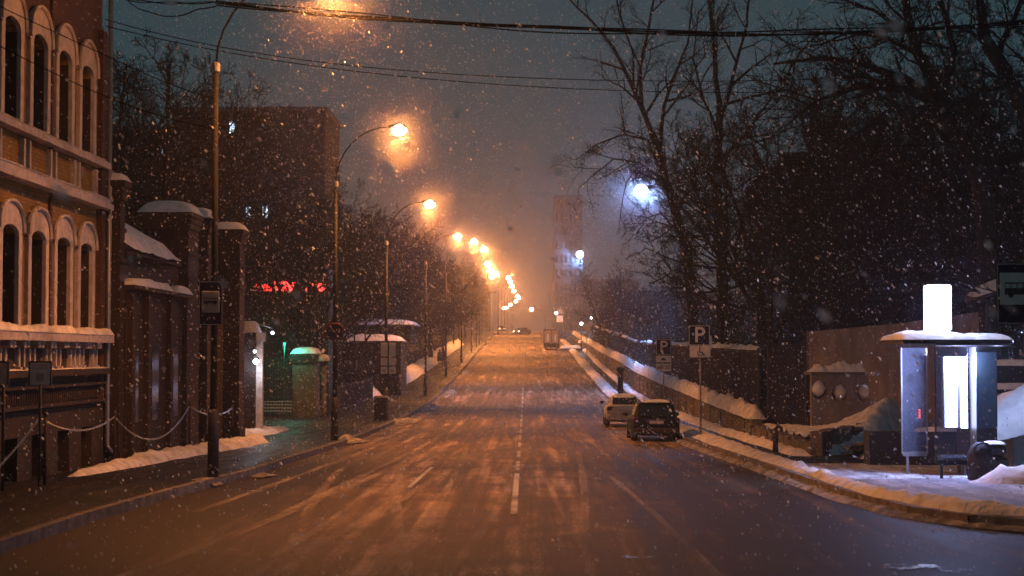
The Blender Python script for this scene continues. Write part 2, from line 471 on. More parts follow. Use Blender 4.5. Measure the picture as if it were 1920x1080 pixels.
# right pavement: follows the corner radius
KR = [(5.9, 1500), (5.9, 300), (5.9, 200), (5.9, 120), (5.9, 80), (5.9, 60), (6.0, 52), (6.1, 45), (6.2, 38), (6.35, 33), (6.7, 29.5), (7.3, 27.9), (8.2, 26.9), (10.5, 26.1), (20, 25.6), (60, 25.2)]
def dense(path, step=1.2):
    out = []
    for a, b in zip(path[:-1], path[1:]):
        L = math.hypot(b[0] - a[0], b[1] - a[1]); k = max(1, int(L / step)) if a[1] < 320 else 8
        for i in range(k): out.append((a[0] + (b[0] - a[0]) * i / k, a[1] + (b[1] - a[1]) * i / k))
    out.append(path[-1]); return out
KRD = dense(KR)
mb = MB(); vs = []; fs = []
kry = [p[1] for p in reversed(KR)]; krx = [p[0] for p in reversed(KR)]
def kr(y): return float(np.interp(y, kry, krx))
YR = [26.1, 26.4, 26.9, 27.4, 27.9, 28.6, 29.5, 31, 33, 35, 38, 41, 45, 48, 52] + list(np.arange(54, 120, 2.0)) + list(np.arange(120, 400, 5)) + list(np.arange(400, 1600, 25))
def rx(y, t): 
    k = kr(y); return k + (70 - k) * t
strip('pavement_right', 'walk_slush', lambda y: [rx(y, t) for t in (0, .008, .016, .03, .05, .1, .2, .4, 1)], [25.3, 25.6] + YR, lambda x, y: sz(y) + .012 * fbm(x, y * .5))
strip('plaza', 'walk_snow', lambda y: [max(kr(y) + .12, 6.3 + .02 * (fbm(y, 2) - .5)) + q for q in (0, .5, 1, 2, 3, 4, 6, 9, 14, 25)], [25.7, 26.1, 26.5, 27, 27.6, 28.2, 29, 30, 31, 32, 33, 34, 35, 36, 37, 38, 39, 40, 41, 42, 43], lambda x, y: sz(y) + .022 + .02 * fbm(x * 1.5, y * 1.5))
mb = MB()
for a, b in zip(KRD[:-1], KRD[1:]):
    dx, dy = b[0] - a[0], b[1] - a[1]; L = math.hypot(dx, dy); nx_, ny_ = dy / L * .14, -dx / L * .14
    q = lambda p, s, z: (p[0] + nx_ * s, p[1] + ny_ * s, z)
    mb.add([q(a, 1, rz(a[1]) - .1), q(b, 1, rz(b[1]) - .1), q(b, 1, sz(b[1]) + .03), q(a, 1, sz(a[1]) + .03), q(b, -.2, sz(b[1]) + .03), q(a, -.2, sz(a[1]) + .03)], [(0, 1, 2, 3), (3, 2, 4, 5)])
struct(mb.build('kerb_right', 'kerb_stone'))
# painted lines (worn)
def line(mb, x0, y0, x1, y1, w):
    k = max(1, int((y1 - y0) / 2))
    for i in range(k):
        a, b = i / k, (i + 1) / k
        xa, xb = x0 + (x1 - x0) * a, x0 + (x1 - x0) * b; ya, yb = y0 + (y1 - y0) * a, y0 + (y1 - y0) * b
        mb.add([(xa - w, ya, rz(ya) + rut(xa, ya) + .014), (xa + w, ya, rz(ya) + rut(xa, ya) + .014), (xb + w, yb, rz(yb) + rut(xb, yb) + .014), (xb - w, yb, rz(yb) + rut(xb, yb) + .014)], [(0, 1, 2, 3)])
mb = MB()
line(mb, -.20, 29.5, -.20, 41, .06)
for k in range(14): line(mb, -.2, 42.5 + k * 7, -.2, 42.5 + k * 7 + 4.6, .05)
line(mb, -2.45, 36, -2.4, 44, .05)
mb.box(-3.6, -.3, 103, 103.6, rz(103) + .012, rz(103) + .018)
struct(mb.build('road_markings', 'paint_line'))
def track_mat():
    m = bpy.data.materials.new('track_snow'); m.use_nodes = True
    n = m.node_tree.nodes; l = m.node_tree.links; b = n['Principled BSDF']; b.inputs['Base Color'].default_value = (.6, .5, .4, 1); b.inputs['Roughness'].default_value = .9
    t = n.new('ShaderNodeTexCoord'); a = n.new('ShaderNodeTexNoise'); a.inputs['Scale'].default_value = 2.2; a.inputs['Detail'].default_value = 8; a.inputs['Roughness'].default_value = .7
    mr = n.new('ShaderNodeMapRange'); mr.inputs[1].default_value = .38; mr.inputs[2].default_value = .66; mr.inputs[3].default_value = 0; mr.inputs[4].default_value = .55
    mp = n.new('ShaderNodeMapping'); mp.inputs['Scale'].default_value = (1.6, .16, 1); l.new(t.outputs['Object'], mp.inputs[0]); l.new(mp.outputs[0], a.inputs['Vector']); l.new(a.outputs[0], mr.inputs[0]); l.new(mr.outputs[0], b.inputs['Alpha'])
    MAT['track_snow'] = m
    m3 = m.copy(); m3.name = 'ice_alpha'; m3.node_tree.nodes['Principled BSDF'].inputs['Base Color'].default_value = (.5, .54, .6, 1); m3.node_tree.nodes['Principled BSDF'].inputs['Roughness'].default_value = .45
    for q in m3.node_tree.nodes:
        if q.type == 'TEX_NOISE': q.inputs['Scale'].default_value = 5
        if q.type == 'MAPPING': q.inputs['Scale'].default_value = (1, .4, 1)
        if q.type == 'MAP_RANGE': q.inputs[1].default_value = .44; q.inputs[2].default_value = .56; q.inputs[4].default_value = 1
    MAT['ice_alpha'] = m3
track_mat()
mb = MB()
def track(pts, w):
    N = 40; P = [np.array(p, float) for p in pts]
    for off in (-.78, .78):
        L = []
        for i in range(N + 1):
            t = i / N; p = (1 - t) ** 3 * P[0] + 3 * t * (1 - t) ** 2 * P[1] + 3 * t * t * (1 - t) * P[2] + t ** 3 * P[3]
            L.append(p)
        lf, rt = [], []
        for i, p in enumerate(L):
            d_ = L[min(i + 1, N)] - L[max(i - 1, 0)]; d_ = d_ / np.linalg.norm(d_); nrm = np.array([-d_[1], d_[0]])
            q = p + nrm * off; ww = w * (.6 + .8 * fbm(p[0] * 2 + off, p[1]))
            for side, o in ((-ww, lf), (ww, rt)):
                z = q + nrm * side; o.append((z[0], z[1], rz(z[1]) + rut(z[0], z[1]) + .008 + mb_z[0]))
        mb.add(lf + rt, [(i, i + 1, N + 2 + i, N + 1 + i) for i in range(N)])
        mb_z[0] += .0007
mb_z = [0.0]
for pts, w in (([(-4.6, 18), (-3.7, 24), (-3.2, 30), (-2.2, 52)], .11), ([(-3.2, 18), (-2.4, 23), (-2.1, 30), (-2.8, 60)], .08), ([(-2.0, 17), (-2.1, 22), (-3.2, 28), (-3.9, 44)], .09), ([(-.6, 17), (-.1, 21), (.4, 28), (.9, 56)], .08),
               ([(1.5, 17), (1.7, 21), (1.5, 27), (1.2, 40)], .06), ([(-5.0, 30), (-4.6, 38), (-4.4, 46), (-4.1, 70)], .10)):
    track(pts, w)
struct(mb.build('tyre_tracks', 'track_snow'))
# snow lying along road and pavements
def snow_stuff(name, mb, m='dirty_snow'):
    o = mb.build(name, m, smooth=True); o['kind'] = 'stuff'; return o
mb = MB()
berm(mb, [(6.35, 290, 1, 1), (6.35, 120, 1, 1), (6.4, 86, 1, 1), (6.6, 62, 1, .8), (6.45, 50, .8, .7), (6.45, 42, .6, .7), (6.45, 36, .45, .8), (6.6, 31.5, .45, .9), (7.3, 28.4, .5, .9), (8.6, 27.2, .5, .8), (12, 26.5, .5, .8)], 1.1, .20, seed=3)
berm(mb, [(7.95, 230, 1, 1), (7.95, 120, 1, 1), (7.9, 80, 1, 1), (7.85, 62, 1, .8), (7.75, 47.5, 1, .6)], .7, .24, seed=9)
snow_stuff('roadside_snow', mb, 'berm_snow')
mb = MB()
kp = [(x_ - .22 if y_ > 28 else x_ - .05, y_ - (.2 if y_ < 28 else 0)) for x_, y_ in KRD if 24 < y_ < 130 and x_ < 24][::-1]
berm(mb, [(x_, y_, 1, .6 + .8 * fbm(x_, y_)) for x_, y_ in kp], 0.45, .075, seed=31, lump=.8, step=.12, cross=9, zf=lambda X, Y: rz(Y) - .01)
snow_stuff('kerb_slush', mb, 'dirty_snow')
mb = MB()
berm(mb, [(-10.0, 37.5, .3, .3), (-9.85, 41, .9, .8), (-9.6, 48, 1.1, 1), (-9.2, 54, 1.1, 1), (-9.0, 58, .9, 1)], .85, .26, seed=1)
berm(mb, [(-10.6, 62, .6, .4), (-10.2, 66, 1, .6), (-10.4, 72, 1, .3)], 1.2, .4, seed=2)
berm(mb, [(-12.6, 92, 1, .6), (-12.0, 112, 1.5, 1), (-11.0, 135, 1.2, .9), (-10.6, 160, 1, .8), (-10.5, 190, 1, .8), (-10.3, 260, 1, .8)], 2.0, .85, seed=5, step=.6)
snow_stuff('shovelled_snow', mb, 'berm_snow')
mb = MB()
for (x, y, L, w, h, s) in ((-6.25, 61.5, 3.2, .9, .14, 1), (-6.2, 40.2, 1.4, .5, .10, 2), (-5.9, 84, 7, 1.0, .16, 3), (-5.9, 104, 9, .9, .2, 4), (-5.8, 128, 12, .9, .2, 5), (-5.8, 165, 14, .9, .22, 6), (-5.7, 198, 14, .9, .22, 9), (-5.7, 240, 18, 1, .3, 12), (-6.9, 36.8, 1.2, .5, .08, 7)):
    berm(mb, [(x, y - L / 2, .3, .3), (x, y - L / 5, 1, 1), (x + .1, y + L / 5, 1, 1), (x, y + L / 2, .3, .3)], w, h, seed=s, lump=.8, zf=lambda X, Y: rz(Y) + .02 if X > kl(Y) + .1 else sz(Y) + .02)
snow_stuff('gutter_snow', mb)
def blob(mb, x, y, rx_, ry_, z, seed, n=14):
    vs = [(x, y, z)]
    for k in range(n):
        a = 2 * math.pi * k / n; r = .5 + .9 * fbm(math.cos(a) * 1.7 + seed, math.sin(a) * 1.7 + seed * 2, 3)
        vs.append((x + math.cos(a) * rx_ * r, y + math.sin(a) * ry_ * r, z))
    mb.add(vs, [(0, k + 1, (k + 1) % n + 1) for k in range(n)])
for (px, py, w, s, lab) in ((1720, 1062, .32, 1, 'larger white icy patch on dark asphalt near bottom right corner'), (1792, 1068, .15, 2, 'small white icy patch close to the larger one near bottom right corner'),
                            (1195, 1046, .16, 3, 'thin pale ice streak on asphalt below the parked cars'), (483, 915, .10, 4, 'small pale ice patch by left kerb in front of lamp post')):
    s_ = (py - 665) / (CAMZ - .25); d = FPX / s_; p = at(px, py, d)
    mb = MB()
    for q in range(4): blob(mb, p.x + (q - 1.5) * w * .6, p.y + .25 * (fbm(q, s) - .5), w * .42, w * (1.1 - .2 * q), rz(p.y) + rut(p.x, p.y) + .012 + q * .002, s * 7 + q)
    tag(mb.build('ice_patch', 'ice_alpha'), lab, 'ice patch', 'pale ice patches on the road')

# ================================================================== LEFT BUILDING
WX = -10.8
b = thing('brick_building', 'ochre brick two-storey building with tall arched white-trimmed windows', 'building', (WX, 30, sz(30)))
Y0, Y1 = 12.0, 43.2
wc = [41.55 - 2.05 * k for k in range(14)]
def arc_poly(yc, hw, z0, zs, rise, n=10):
    pts = [(yc - hw, z0), (yc + hw, z0)]
    for k in range(n + 1):
        a = math.pi * k / n
        pts.append((yc + hw * math.cos(a), zs + rise * math.sin(a)))
    return pts
# wall made of pieces around the openings so that the windows are really recessed
floors = [(3.6, 5.55, .17, 'g'), (7.87, 9.85, .22, 'u')]   # sill z, spring z, arch rise
HW = .55
wall = MB(); redwall = MB()
def wall_band(m_, z0, z1): m_.box(WX - .6, WX, Y0, Y1, z0, z1)
wall_band(wall, 3.3, 3.6)
for (zs, zp, rise, tg) in floors:
    top = zp + rise + .003
    edges = [Y0] + sorted([v for c in wc for v in (c - HW, c + HW)]) + [Y1]
    for i in range(0, len(edges), 2):
        wall.box(WX - .6, WX, edges[i], edges[i + 1], zs, top)
    for c in wc:   # spandrel over the arch
        pts = [(c - HW, top)] + [(c - HW * math.cos(math.pi * k / 10), zp + rise * math.sin(math.pi * k / 10)) for k in range(11)] + [(c + HW, top)]
        for q in range(len(pts) - 1):
            (ya, za), (yb, zb) = pts[q], pts[q + 1]
            if yb > ya + 1e-6: wall.add([(WX, ya, za), (WX, yb, zb), (WX, yb, top), (WX, ya, top), (WX - .6, ya, za), (WX - .6, yb, zb)], [(0, 1, 2, 3), (0, 4, 5, 1)])
wall_band(wall, floors[0][1] + floors[0][2] + .003, 7.87)
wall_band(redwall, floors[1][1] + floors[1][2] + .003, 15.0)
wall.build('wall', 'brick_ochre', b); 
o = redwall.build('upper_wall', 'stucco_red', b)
MB().box(WX - 8, WX - .62, Y0, Y1, -.3, 15).build('inner_wall', 'frame_dark', b)
# plinth
pm = MB()
bw = [c for c in wc[::1]]
ed = [Y0] + sorted([v for c in bw for v in (c - .5, c + .5)]) + [Y1]
for i in range(0, len(ed), 2): pm.box(WX - .6, WX + .12, ed[i], ed[i + 1], -.2, 1.25)
pm.box(WX - .6, WX + .12, Y0, Y1, 1.25, 1.80)
pm.box(WX - .6, WX + .06, Y0, Y1, 1.803, 3.297)
pm.build('plinth', 'plinth', b)
MB().box(WX - .35, WX - .30, Y0, Y1, .2, 1.25).build('basement_glass', 'glass_dark', b)
# mouldings
tm = MB()
tm.box(WX, WX + .22, Y0, Y1, 1.83, 1.90); tm.box(WX + .06, WX + .20, Y0, Y1, 2.26, 2.32)
tm.box(WX + .06, WX + .30, Y0, Y1, 2.52, 2.66)
tm.build('base_moulding', 'plinth', b)
fr = MB()
for k in range(int((Y1 - Y0) / .17)): 
    y = Y0 + .05 + k * .17; fr.box(WX + .06, WX + .12, y, y + .085, 1.95, 2.22)
fr.build('frieze', 'plinth', b)
tr = MB()
tr.box(WX, WX + .38, Y0, Y1, 3.30, 3.48)                     # ground-floor sill course
for c in wc:
    for dy in (-.55, -.30, .42, .67): tr.bbox(WX + .062, WX + .30, c + dy - .07, c + dy + .07, 3.14, 3.297, .02)
    for dy in (-.82, -.46, .46, .82):
        tr.box(WX + .062, WX + .16, c + dy - .055, c + dy + .055, 2.70, 3.13); tr.box(WX + .062, WX + .2, c + dy - .08, c + dy + .08, 2.661, 2.74)
    for dy in (-.82, .82): tr.box(WX + .003, WX + .12, c + dy - .06, c + dy + .06, 6.97, 7.62)
tr.box(WX, WX + .34, Y0, Y1, 6.66, 6.80); tr.box(WX, WX + .24, Y0, Y1, 6.803, 6.93)   # mid cornice
tr.box(WX, WX + .26, Y0, Y1, 7.70, 7.86)
tr.box(WX, WX + .5, Y0, Y1, 13.3, 13.6)
tr.build('cornice', 'trim_white', b)
sn = MB()
def ledge(z, x1, h, s):
    k = 0; y = Y0
    while y < Y1 - .2:
        L = min(2.0 + .8 * fbm(y, s), Y1 - y); snow_cap(sn, WX + .02, x1, y, y + L, z, h, 4, 10, 4, seed=s + y); y += L
for a_ in ((3.482, WX + .40, .17, 1), (6.932, WX + .26, .05, 4), (7.862, WX + .27, .05, 7), (2.662, WX + .31, .03, 8)):
    sn = MB(); ledge(*a_); sn.build('ledge_snow', 'berm_snow', b, True)
for (zs, zp, rise, tg) in floors:
    for k, c in enumerate(wc):
        # white surround: side strips + tall arched head
        w = MB()
        s0, s1 = zs + (.0 if tg == 'g' else .003), zp
        for sgn in (-1, 1):
            a, d_ = sorted((c + sgn * (HW - .0), c + sgn * (HW + .24)))
            w.box(WX + .002, WX + .09, a, d_, s0, zp - .003)
        # head: annular arch from opening to outer curve
        N = 12; ho = HW + .30; ri = zp; outer = .62 if tg == 'g' else .78
        ins = [(c - HW * math.cos(math.pi * q / N), zp + rise * math.sin(math.pi * q / N)) for q in range(N + 1)]
        out = [(c - ho * math.cos(math.pi * q / N) , zp + .02 + (outer) * math.sin(math.pi * q / N) ** .8) for q in range(N + 1)]
        for q in range(N):
            (a0, b0), (a1, b1), (c0, d0), (c1, d1) = ins[q], ins[q + 1], out[q], out[q + 1]
            x = WX + .09; w.add([(x, a0, b0), (x, a1, b1), (x, c1, d1), (x, c0, d0), (WX, c0, d0), (WX, c1, d1), (WX - .02, a0, b0), (WX - .02, a1, b1)], [(0, 1, 2, 3), (3, 2, 5, 4), (0, 6, 7, 1)])
        # hood mould
        for q in range(N):
            (c0, d0), (c1, d1) = out[q], out[q + 1]
            w.tube([(WX + .12, c0, d0 + .03), (WX + .12, c1, d1 + .03)], .05, 5)
        win = w.build('window', 'trim_white', b)
        g = MB(); g.prism(arc_poly(c, HW - .01, zs, zp, rise), 'x', WX - .37, WX - .34); g.build('pane', 'glass_dark', win)
        f = MB(); xx0, xx1 = WX - .338, WX - .29
        f.box(xx0, xx1, c - .035, c + .035, zs + .01, zp + rise * .95)
        for sgn in (-1, 1): 
            a, d_ = sorted((c + sgn * (HW - .08), c + sgn * (HW - .012))); f.box(xx0, xx1, a, d_, zs + .01, zp)
        f.box(xx0, xx1, c - HW + .08, c + HW - .08, zs + .01, zs + .09); f.box(xx0, xx1, c - HW + .08, c + HW - .08, zp - .45, zp - .38)
        f.build('frame', 'frame_dark', win)
        for sgn in (-1, 1):   # painted reveals
            rv = MB(); yy = c + sgn * (HW - .004)
            rv.add([(WX, yy, zs), (WX - .34, yy, zs), (WX - .34, yy, zp), (WX, yy, zp)], [(0, 1, 2, 3)])
            rv.build('reveal', 'plinth', win)
pil = MB()
for k, c in enumerate(wc[:-1]):
    if k % 2 == 1: pil.box(WX + .001, WX + .07, c - 1.08, c - .92, 2.9, 11.2)
pil.box(WX + .001, WX + .14, Y1 - .42, Y1, 1.9, 11.2)
pil.build('pilaster', 'stucco_red', b)

t = thing('downpipe', 'thin grey rainwater downpipe at the far corner of the ochre building', 'pipe', (WX + .2, 43.35, sz(43)))
mb = MB(); mb.tube([(WX + .18, 43.35, 13), (WX + .18, 43.35, 2), (WX + .18, 43.35, .7), (WX + .32, 43.35, .5)], .065, 8)
mb.build('pipe', 'galvanised', t, True)
mb = MB()
for z in (2, 4.5, 7, 9.5): mb.lathe((WX + .18, 43.35, z), [(.07, 0), (.085, 0), (.085, .06), (.07, .06)], 10); mb.box(WX, WX + .12, 43.33, 43.37, z + .01, z + .05)
mb.build('bracket', 'galvanised', t)

# ================================================================== LEFT: brick gatehouse and pylons
g = thing('gatehouse', 'dark brick gatehouse with snowy hip roof beside the ochre building', 'gatehouse', (-12, 46, sz(46)))
GX = -10.3
mb = MB(); mb.box(-15, GX, 44.0, 51.8, -.2, 4.70); mb.box(-15, GX - .25, 44.0, 51.8, 4.70, 5.62)
for y in (44.1, 46.0, 48.9, 51.2): mb.box(GX, GX + .14, y, y + .35, -.2, 4.6)
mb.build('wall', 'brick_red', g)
mb = MB(); mb.box(-15.2, GX + .22, 43.95, 51.9, 4.702, 4.80); mb.box(-15.2, GX + .05, 43.95, 50.7, 5.622, 5.72); mb.build('cornice', 'brick_dark', g)
mb = MB()
e = [(-15.2, 43.9, 5.74), (GX + .12, 43.9, 5.74), (GX + .12, 50.4, 5.74), (-15.2, 50.4, 5.74), (-12.0, 44.0, 7.0), (-12.0, 45.2, 7.0)]
mb.add(e, [(1, 2, 5, 4), (2, 3, 5), (3, 0, 4, 5), (0, 1, 4), (0, 3, 2, 1)])
rf = mb.build('roof', 'roof_dark', g)
mb = MB()
N = 16
def roofz(u, v):  # u along the street, v up slope
    pass
vs = []; 
for i in range(N + 1):
    for j in range(7):
        u = i / N; v = j / 6
        y_e = 43.9 + 6.5 * u; y_r = 43.2 + 2.0 * min(1, u * 1.1)
        x = (GX + .14) + (-12.0 - GX - .14) * v; y = y_e + (y_r - y_e) * v; z = 5.76 + 1.26 * v
        lip = .10 * fbm(y * 1.7, v * 3) + (.16 if j > 0 else -.02 - .10 * fbm(y * 5, 3))
        if i in (0, N): lip = .02
        vs.append((x, y, z + lip))
mb.add(vs, [(i * 7 + j, (i + 1) * 7 + j, (i + 1) * 7 + j + 1, i * 7 + j + 1) for i in range(N) for j in range(6)])
mb.build('roof_snow', 'snow', g, True)
mb = MB(); snow_cap(mb, GX - .24, GX + .24, 43.95, 48.85, 4.802, .22, 5, 26, 5, 3); mb.build('ledge_snow', 'snow', g, True); mb = MB(); snow_cap(mb, GX - .24, GX + .24, 49.6, 51.7, 4.802, .22, 5, 10, 3, 5)
mb.build('ledge_snow', 'snow', g, True)
for y in (44.6, 47.1, 49.8): mb = MB(); mb.prism(arc_poly(y + .35, .42, 1.2, 3.0, .3), 'x', GX - .02, GX + .012); mb.build('window', 'glass_dark', g)

def pylon(label, x0, x1, y0, y1, ztop, snow_h, orn=True, seed=0, base=None, mt='brick_red', over=.15):
    zb = sz(y0) - .15 if base is None else base
    p = thing('gate_pylon', label, 'gate pillar', ((x0 + x1) / 2, (y0 + y1) / 2, zb), 'snow-capped brick pillars of the gateway')
    m_ = MB(); m_.box(x0, x1, y0, y1, zb, ztop - .5)
    m_.box(x0 - .05, x1 + .05, y0 - .05, y1 + .05, zb, zb + .5)
    if orn:
        for z in (ztop - 1.3, ztop - 2.1): m_.box(x0 - .04, x1 + .04, y0 - .04, y1 + .04, z, z + .10)
        k = int((x1 - x0) / .28)
        for i in range(k): m_.box(x0 + i * (x1 - x0) / k + .04, x0 + (i + 1) * (x1 - x0) / k - .06, y0 - .035, y0 - .002, ztop - 1.15, ztop - .65)
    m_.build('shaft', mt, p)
    m_ = MB()
    m_.box(x0 - .06, x1 + .06, y0 - .06, y1 + .06, ztop - .497, ztop - .32); m_.box(x0 - .10, x1 + .10, y0 - .10, y1 + .10, ztop - .317, ztop - .15); m_.box(x0 - over, x1 + over, y0 - over, y1 + over, ztop - .147, ztop)
    m_.build('capital', 'brick_dark', p)
    m_ = MB(); snow_cap(m_, x0 - over, x1 + over, y0 - over, y1 + over, ztop, snow_h, 12, 12, 3, seed, .12); m_.build('snow_cap', 'snow', p, True)
    return p
pylon('slim dark brick pillar with sloping orange-lit snow cap beside the downpipe', -10.95, -10.35, 43.45, 43.95, 7.45, .22, seed=1)
pylon('widest brick pylon, its domed snow cap highest behind the gatehouse roof', -11.7, -10.3, 52, 53.6, 7.35, .42, seed=2)
pylon('smaller snow-capped brick pylon just right of the widest pylon', -11.3, -10.45, 56.0, 57.0, 7.5, .38, seed=3)
pylon('brick pylon with grey snow cap standing right behind the tall near lamp post', -11.1, -10.15, 60.5, 61.6, 7.45, .30, seed=4)
t = thing('gate_wall', 'dark brick wall linking the snow-capped pylons', 'wall', (-10.8, 56, sz(56)))
mb = MB(); mb.box(-11.0, -10.7, 53.7, 60.4, -.3, 5.1); mb.build('wall', 'brick_red', t)
mb = MB(); snow_cap(mb, -11.05, -10.65, 53.7, 56, 5.102, .35, 4, 12, 3, 6); snow_cap(mb, -11.05, -10.65, 57.1, 60.4, 5.102, .35, 4, 12, 3, 8); mb.build('snow_cap', 'snow', t, True)
# entrance pier with the lit pilaster and lamps
p = thing('entrance_pier', 'low square brick pier with orange-lit snow and a white lit pilaster', 'gate pillar', (-10.8, 66, sz(66)))
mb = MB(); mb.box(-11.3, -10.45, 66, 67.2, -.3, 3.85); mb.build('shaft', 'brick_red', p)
mb = MB(); snow_cap(mb, -11.36, -10.40, 65.9, 67.3, 3.86, .45, 10, 10, 5, 4, .15); mb.build('snow_cap', 'snow', p, True)
mb = MB(); mb.box(-10.445, -10.2, 66.2, 66.5, -.3, 3.5); mb.box(-10.445, -10.12, 66.12, 66.58, 3.5, 3.85); mb.build('pilaster', 'trim_white', p)
def wall_lamp(label, loc, r, w, mt='lamp_white', col=(.75, .85, 1.0), back=None):
    t = thing('wall_lamp', label, 'lamp', loc, 'small white lamps')
    m_ = MB(); m_.ellip(loc, r, r, r); m_.build('globe', mt, t, True)
    m_ = MB(); m_.lathe((loc[0], loc[1], loc[2] + r * .9), [(r * 1.2, 0), (r * .9, .05), (r * .3, .09)], 12)
    if back: m_.tube([(loc[0], loc[1], loc[2] + r), (loc[0], loc[1] , loc[2] + r + .12), back], .018, 6)
    m_.build('bracket', 'pole_base', t)
    add_light('lamp_glow', (loc[0] + .02, loc[1] - r - .06, loc[2] - r * .6), col, w, t, .05)
    return t
p1 = at(480, 678, 65.7); wall_lamp('bright white globe lamp on the low brick pier left of the green gate', p1, .11, 60, back=(p1.x, 66.0, p1.z + .12))
p1 = at(477.5, 659, 65.8); wall_lamp('small dim white lamp just above the bright lamp on the pier', p1, .055, 6, back=(p1.x, 66.0, p1.z + .1))
p1 = at(511, 624, 68); wall_lamp('small white lamp at the end of a curved bracket above the green gate', p1, .06, 16, back=(-10.45, 66.8, 4.2))
# green gate pillar with spiral column
pg = pylon('square gate pillar with green-lit snow on top beside the spiral column', -12.0, -10.75, 88, 89.2, 3.05, .36, orn=False, seed=8, mt='concrete', over=.12)
p = thing('spiral_column', 'slender spiral column beside the pillar with green-lit snow', 'column', (-10.4, 87.8, sz(88)))
mb = MB(); cx, cy_ = -10.42, 88.2
loops = []
for i in range(60):
    z = sz(88) + 2.9 * i / 59; a0 = i * .42
    loops.append([(cx + (.15 + .03 * math.cos(2 * (a - a0))) * math.cos(a), cy_ + (.15 + .03 * math.cos(2 * (a - a0))) * math.sin(a), z) for a in [2 * math.pi * k / 12 for k in range(12)]])
mb.loft(loops); mb.build('shaft', 'concrete', p, True)
mb = MB(); snow_cap(mb, cx - .3, cx + .3, cy_ - .3, cy_ + .3, sz(88) + 3.0, .22, 8, 8, 3, 3); mb.box(cx - .28, cx + .28, cy_ - .28, cy_ + .28, sz(88) + 2.88, sz(88) + 2.998); mb.build('capital', 'trim_white', p, True)
# green lit gate / fence
p = thing('iron_gate', 'green iron bar gate glowing between the brick pier and square pillar', 'gate', (-13, 90, sz(90)))
mb = MB()
for z in (.1, .95, 2.55, 2.95): mb.box(-15.6, -12.1, 90, 90.05, sz(90) + z, sz(90) + z + .05)
for k in range(24): mb.box(-15.6 + k * .15, -15.57 + k * .15, 90.01, 90.04, sz(90), sz(90) + 2.9)
mb.build('bars', 'green_paint', p)
t = thing('kiosk_shop', 'low green-lit shop front in the yard behind the iron gate', 'shop', (-16, 97, sz(97)))
mb = MB(); mb.box(-21, -11.2, 97, 101, sz(97) - .2, 7.9); mb.build('wall', 'shop_green', t)
mb = MB(); mb.box(-12.42, -12.30, 87.5, 87.6, sz(87) + 3.72, sz(87) + 3.84); mb.box(-12.38, -12.34, 87.53, 87.57, sz(87) - .05, sz(87) + 3.72); mb.build('added_lamp_post', 'green_paint', p)
mb = MB(); mb.ellip((-12.36, 87.45, sz(87) + 3.66), .07, .07, .05); mb.build('added_lamp_globe', 'green_glow', p)  # green lamp on a post, added to tint the snow on the pillar
add_light('added_green_light', (-12.2, 87.35, sz(87) + 3.66), (.08, 1.0, .60), 95, p, .05)
mb = MB(); 
for k in range(4): mb.box(-16, -12.2, 91.5 + k * .4, 91.9 + k * .4, sz(91) - .1, sz(91) + .16 * (k + 1))
o = mb.build('steps', 'concrete'); tag(o, 'low snowy steps leading up behind the green iron gate', 'steps')
mb = MB(); 
for k in range(4): snow_cap(mb, -16, -12.2, 91.5 + k * .4, 91.88 + k * .4, sz(91) + .16 * (k + 1), .06, 14, 3, 4, k)
o2 = mb.build('snow', 'snow', o, True)

# low pavilion with two snowy roofs
t = thing('pavilion', 'long low flat-roofed pavilion with two snow-covered roof edges behind the signs', 'building', (-11.5, 124, sz(124)))
mb = MB(); mb.box(-16.5, -8.9, 122, 128, .1, 3.85); mb.box(-15.5, -8.5, 126, 134, 3.85, 5.1); mb.build('wall', 'building_dark', t)
mb = MB(); mb.box(-16.7, -8.75, 121.7, 128.2, 3.852, 3.98); mb.box(-15.3, -8.2, 125.7, 134, 5.102, 5.22); mb.build('roof', 'roof_dark', t)
mb = MB(); snow_cap(mb, -16.7, -8.75, 121.7, 125.6, 3.982, .5, 24, 6, 6, 2, .15); snow_cap(mb, -15.3, -8.2, 125.7, 134, 5.222, .42, 24, 6, 6, 5, .15); mb.build('roof_snow', 'snow', t, True)
mb = MB()
for k in range(5): mb.box(-16 + k * 1.45, -15 + k * 1.45, 121.96, 121.995, 1.6, 3.0)
mb.build('window', 'glass_dark', t)
# fence beyond
def fence(label, pts, h, pick=.14, m='pole_base', zf=sz, name='picket_fence', posts=3.0):
    t = thing(name, label, 'fence', (pts[0][0], pts[0][1], zf(pts[0][1])))
    bars = MB(); rails = MB(); ps = MB()
    for (x0, y0), (x1, y1) in zip(pts[:-1], pts[1:]):
        L = math.hypot(x1 - x0, y1 - y0); k = int(L / pick)
        for i in range(k):
            x, y = x0 + (x1 - x0) * i / k, y0 + (y1 - y0) * i / k; z = zf(y); hh = h(y) if callable(h) else h
            bars.box(x - .015, x + .015, y - .015, y + .015, z, z + hh + .08)
        q = max(1, int(L / posts))
        for i in range(q + 1):
            x, y = x0 + (x1 - x0) * i / q, y0 + (y1 - y0) * i / q; z = zf(y); hh = h(y) if callable(h) else h
            ps = MB(); ps.box(x - .05, x + .05, y - .05, y + .05, z - .2, z + hh + .1); ps.build('post', m, t)
        for i in range(q):
            for fr_ in (.12, 1.0):
                a = [(x0 + (x1 - x0) * u / q, y0 + (y1 - y0) * u / q) for u in (i, i + 1)]
                zz = [zf(a[0][1]) + fr_ * ((h(a[0][1]) if callable(h) else h) - .05), zf(a[1][1]) + fr_ * ((h(a[1][1]) if callable(h) else h) - .05)]
                rails.tube([(a[0][0], a[0][1], zz[0]), (a[1][0], a[1][1], zz[1])], .03, 4)
    bars.build('bars', m, t); rails.build('rails', m, t)
    return t
fence('dark picket fence along the left pavement beyond the pavilion', [(-11.6, 134.5), (-11.5, 160), (-11.3, 240)], 1.6)
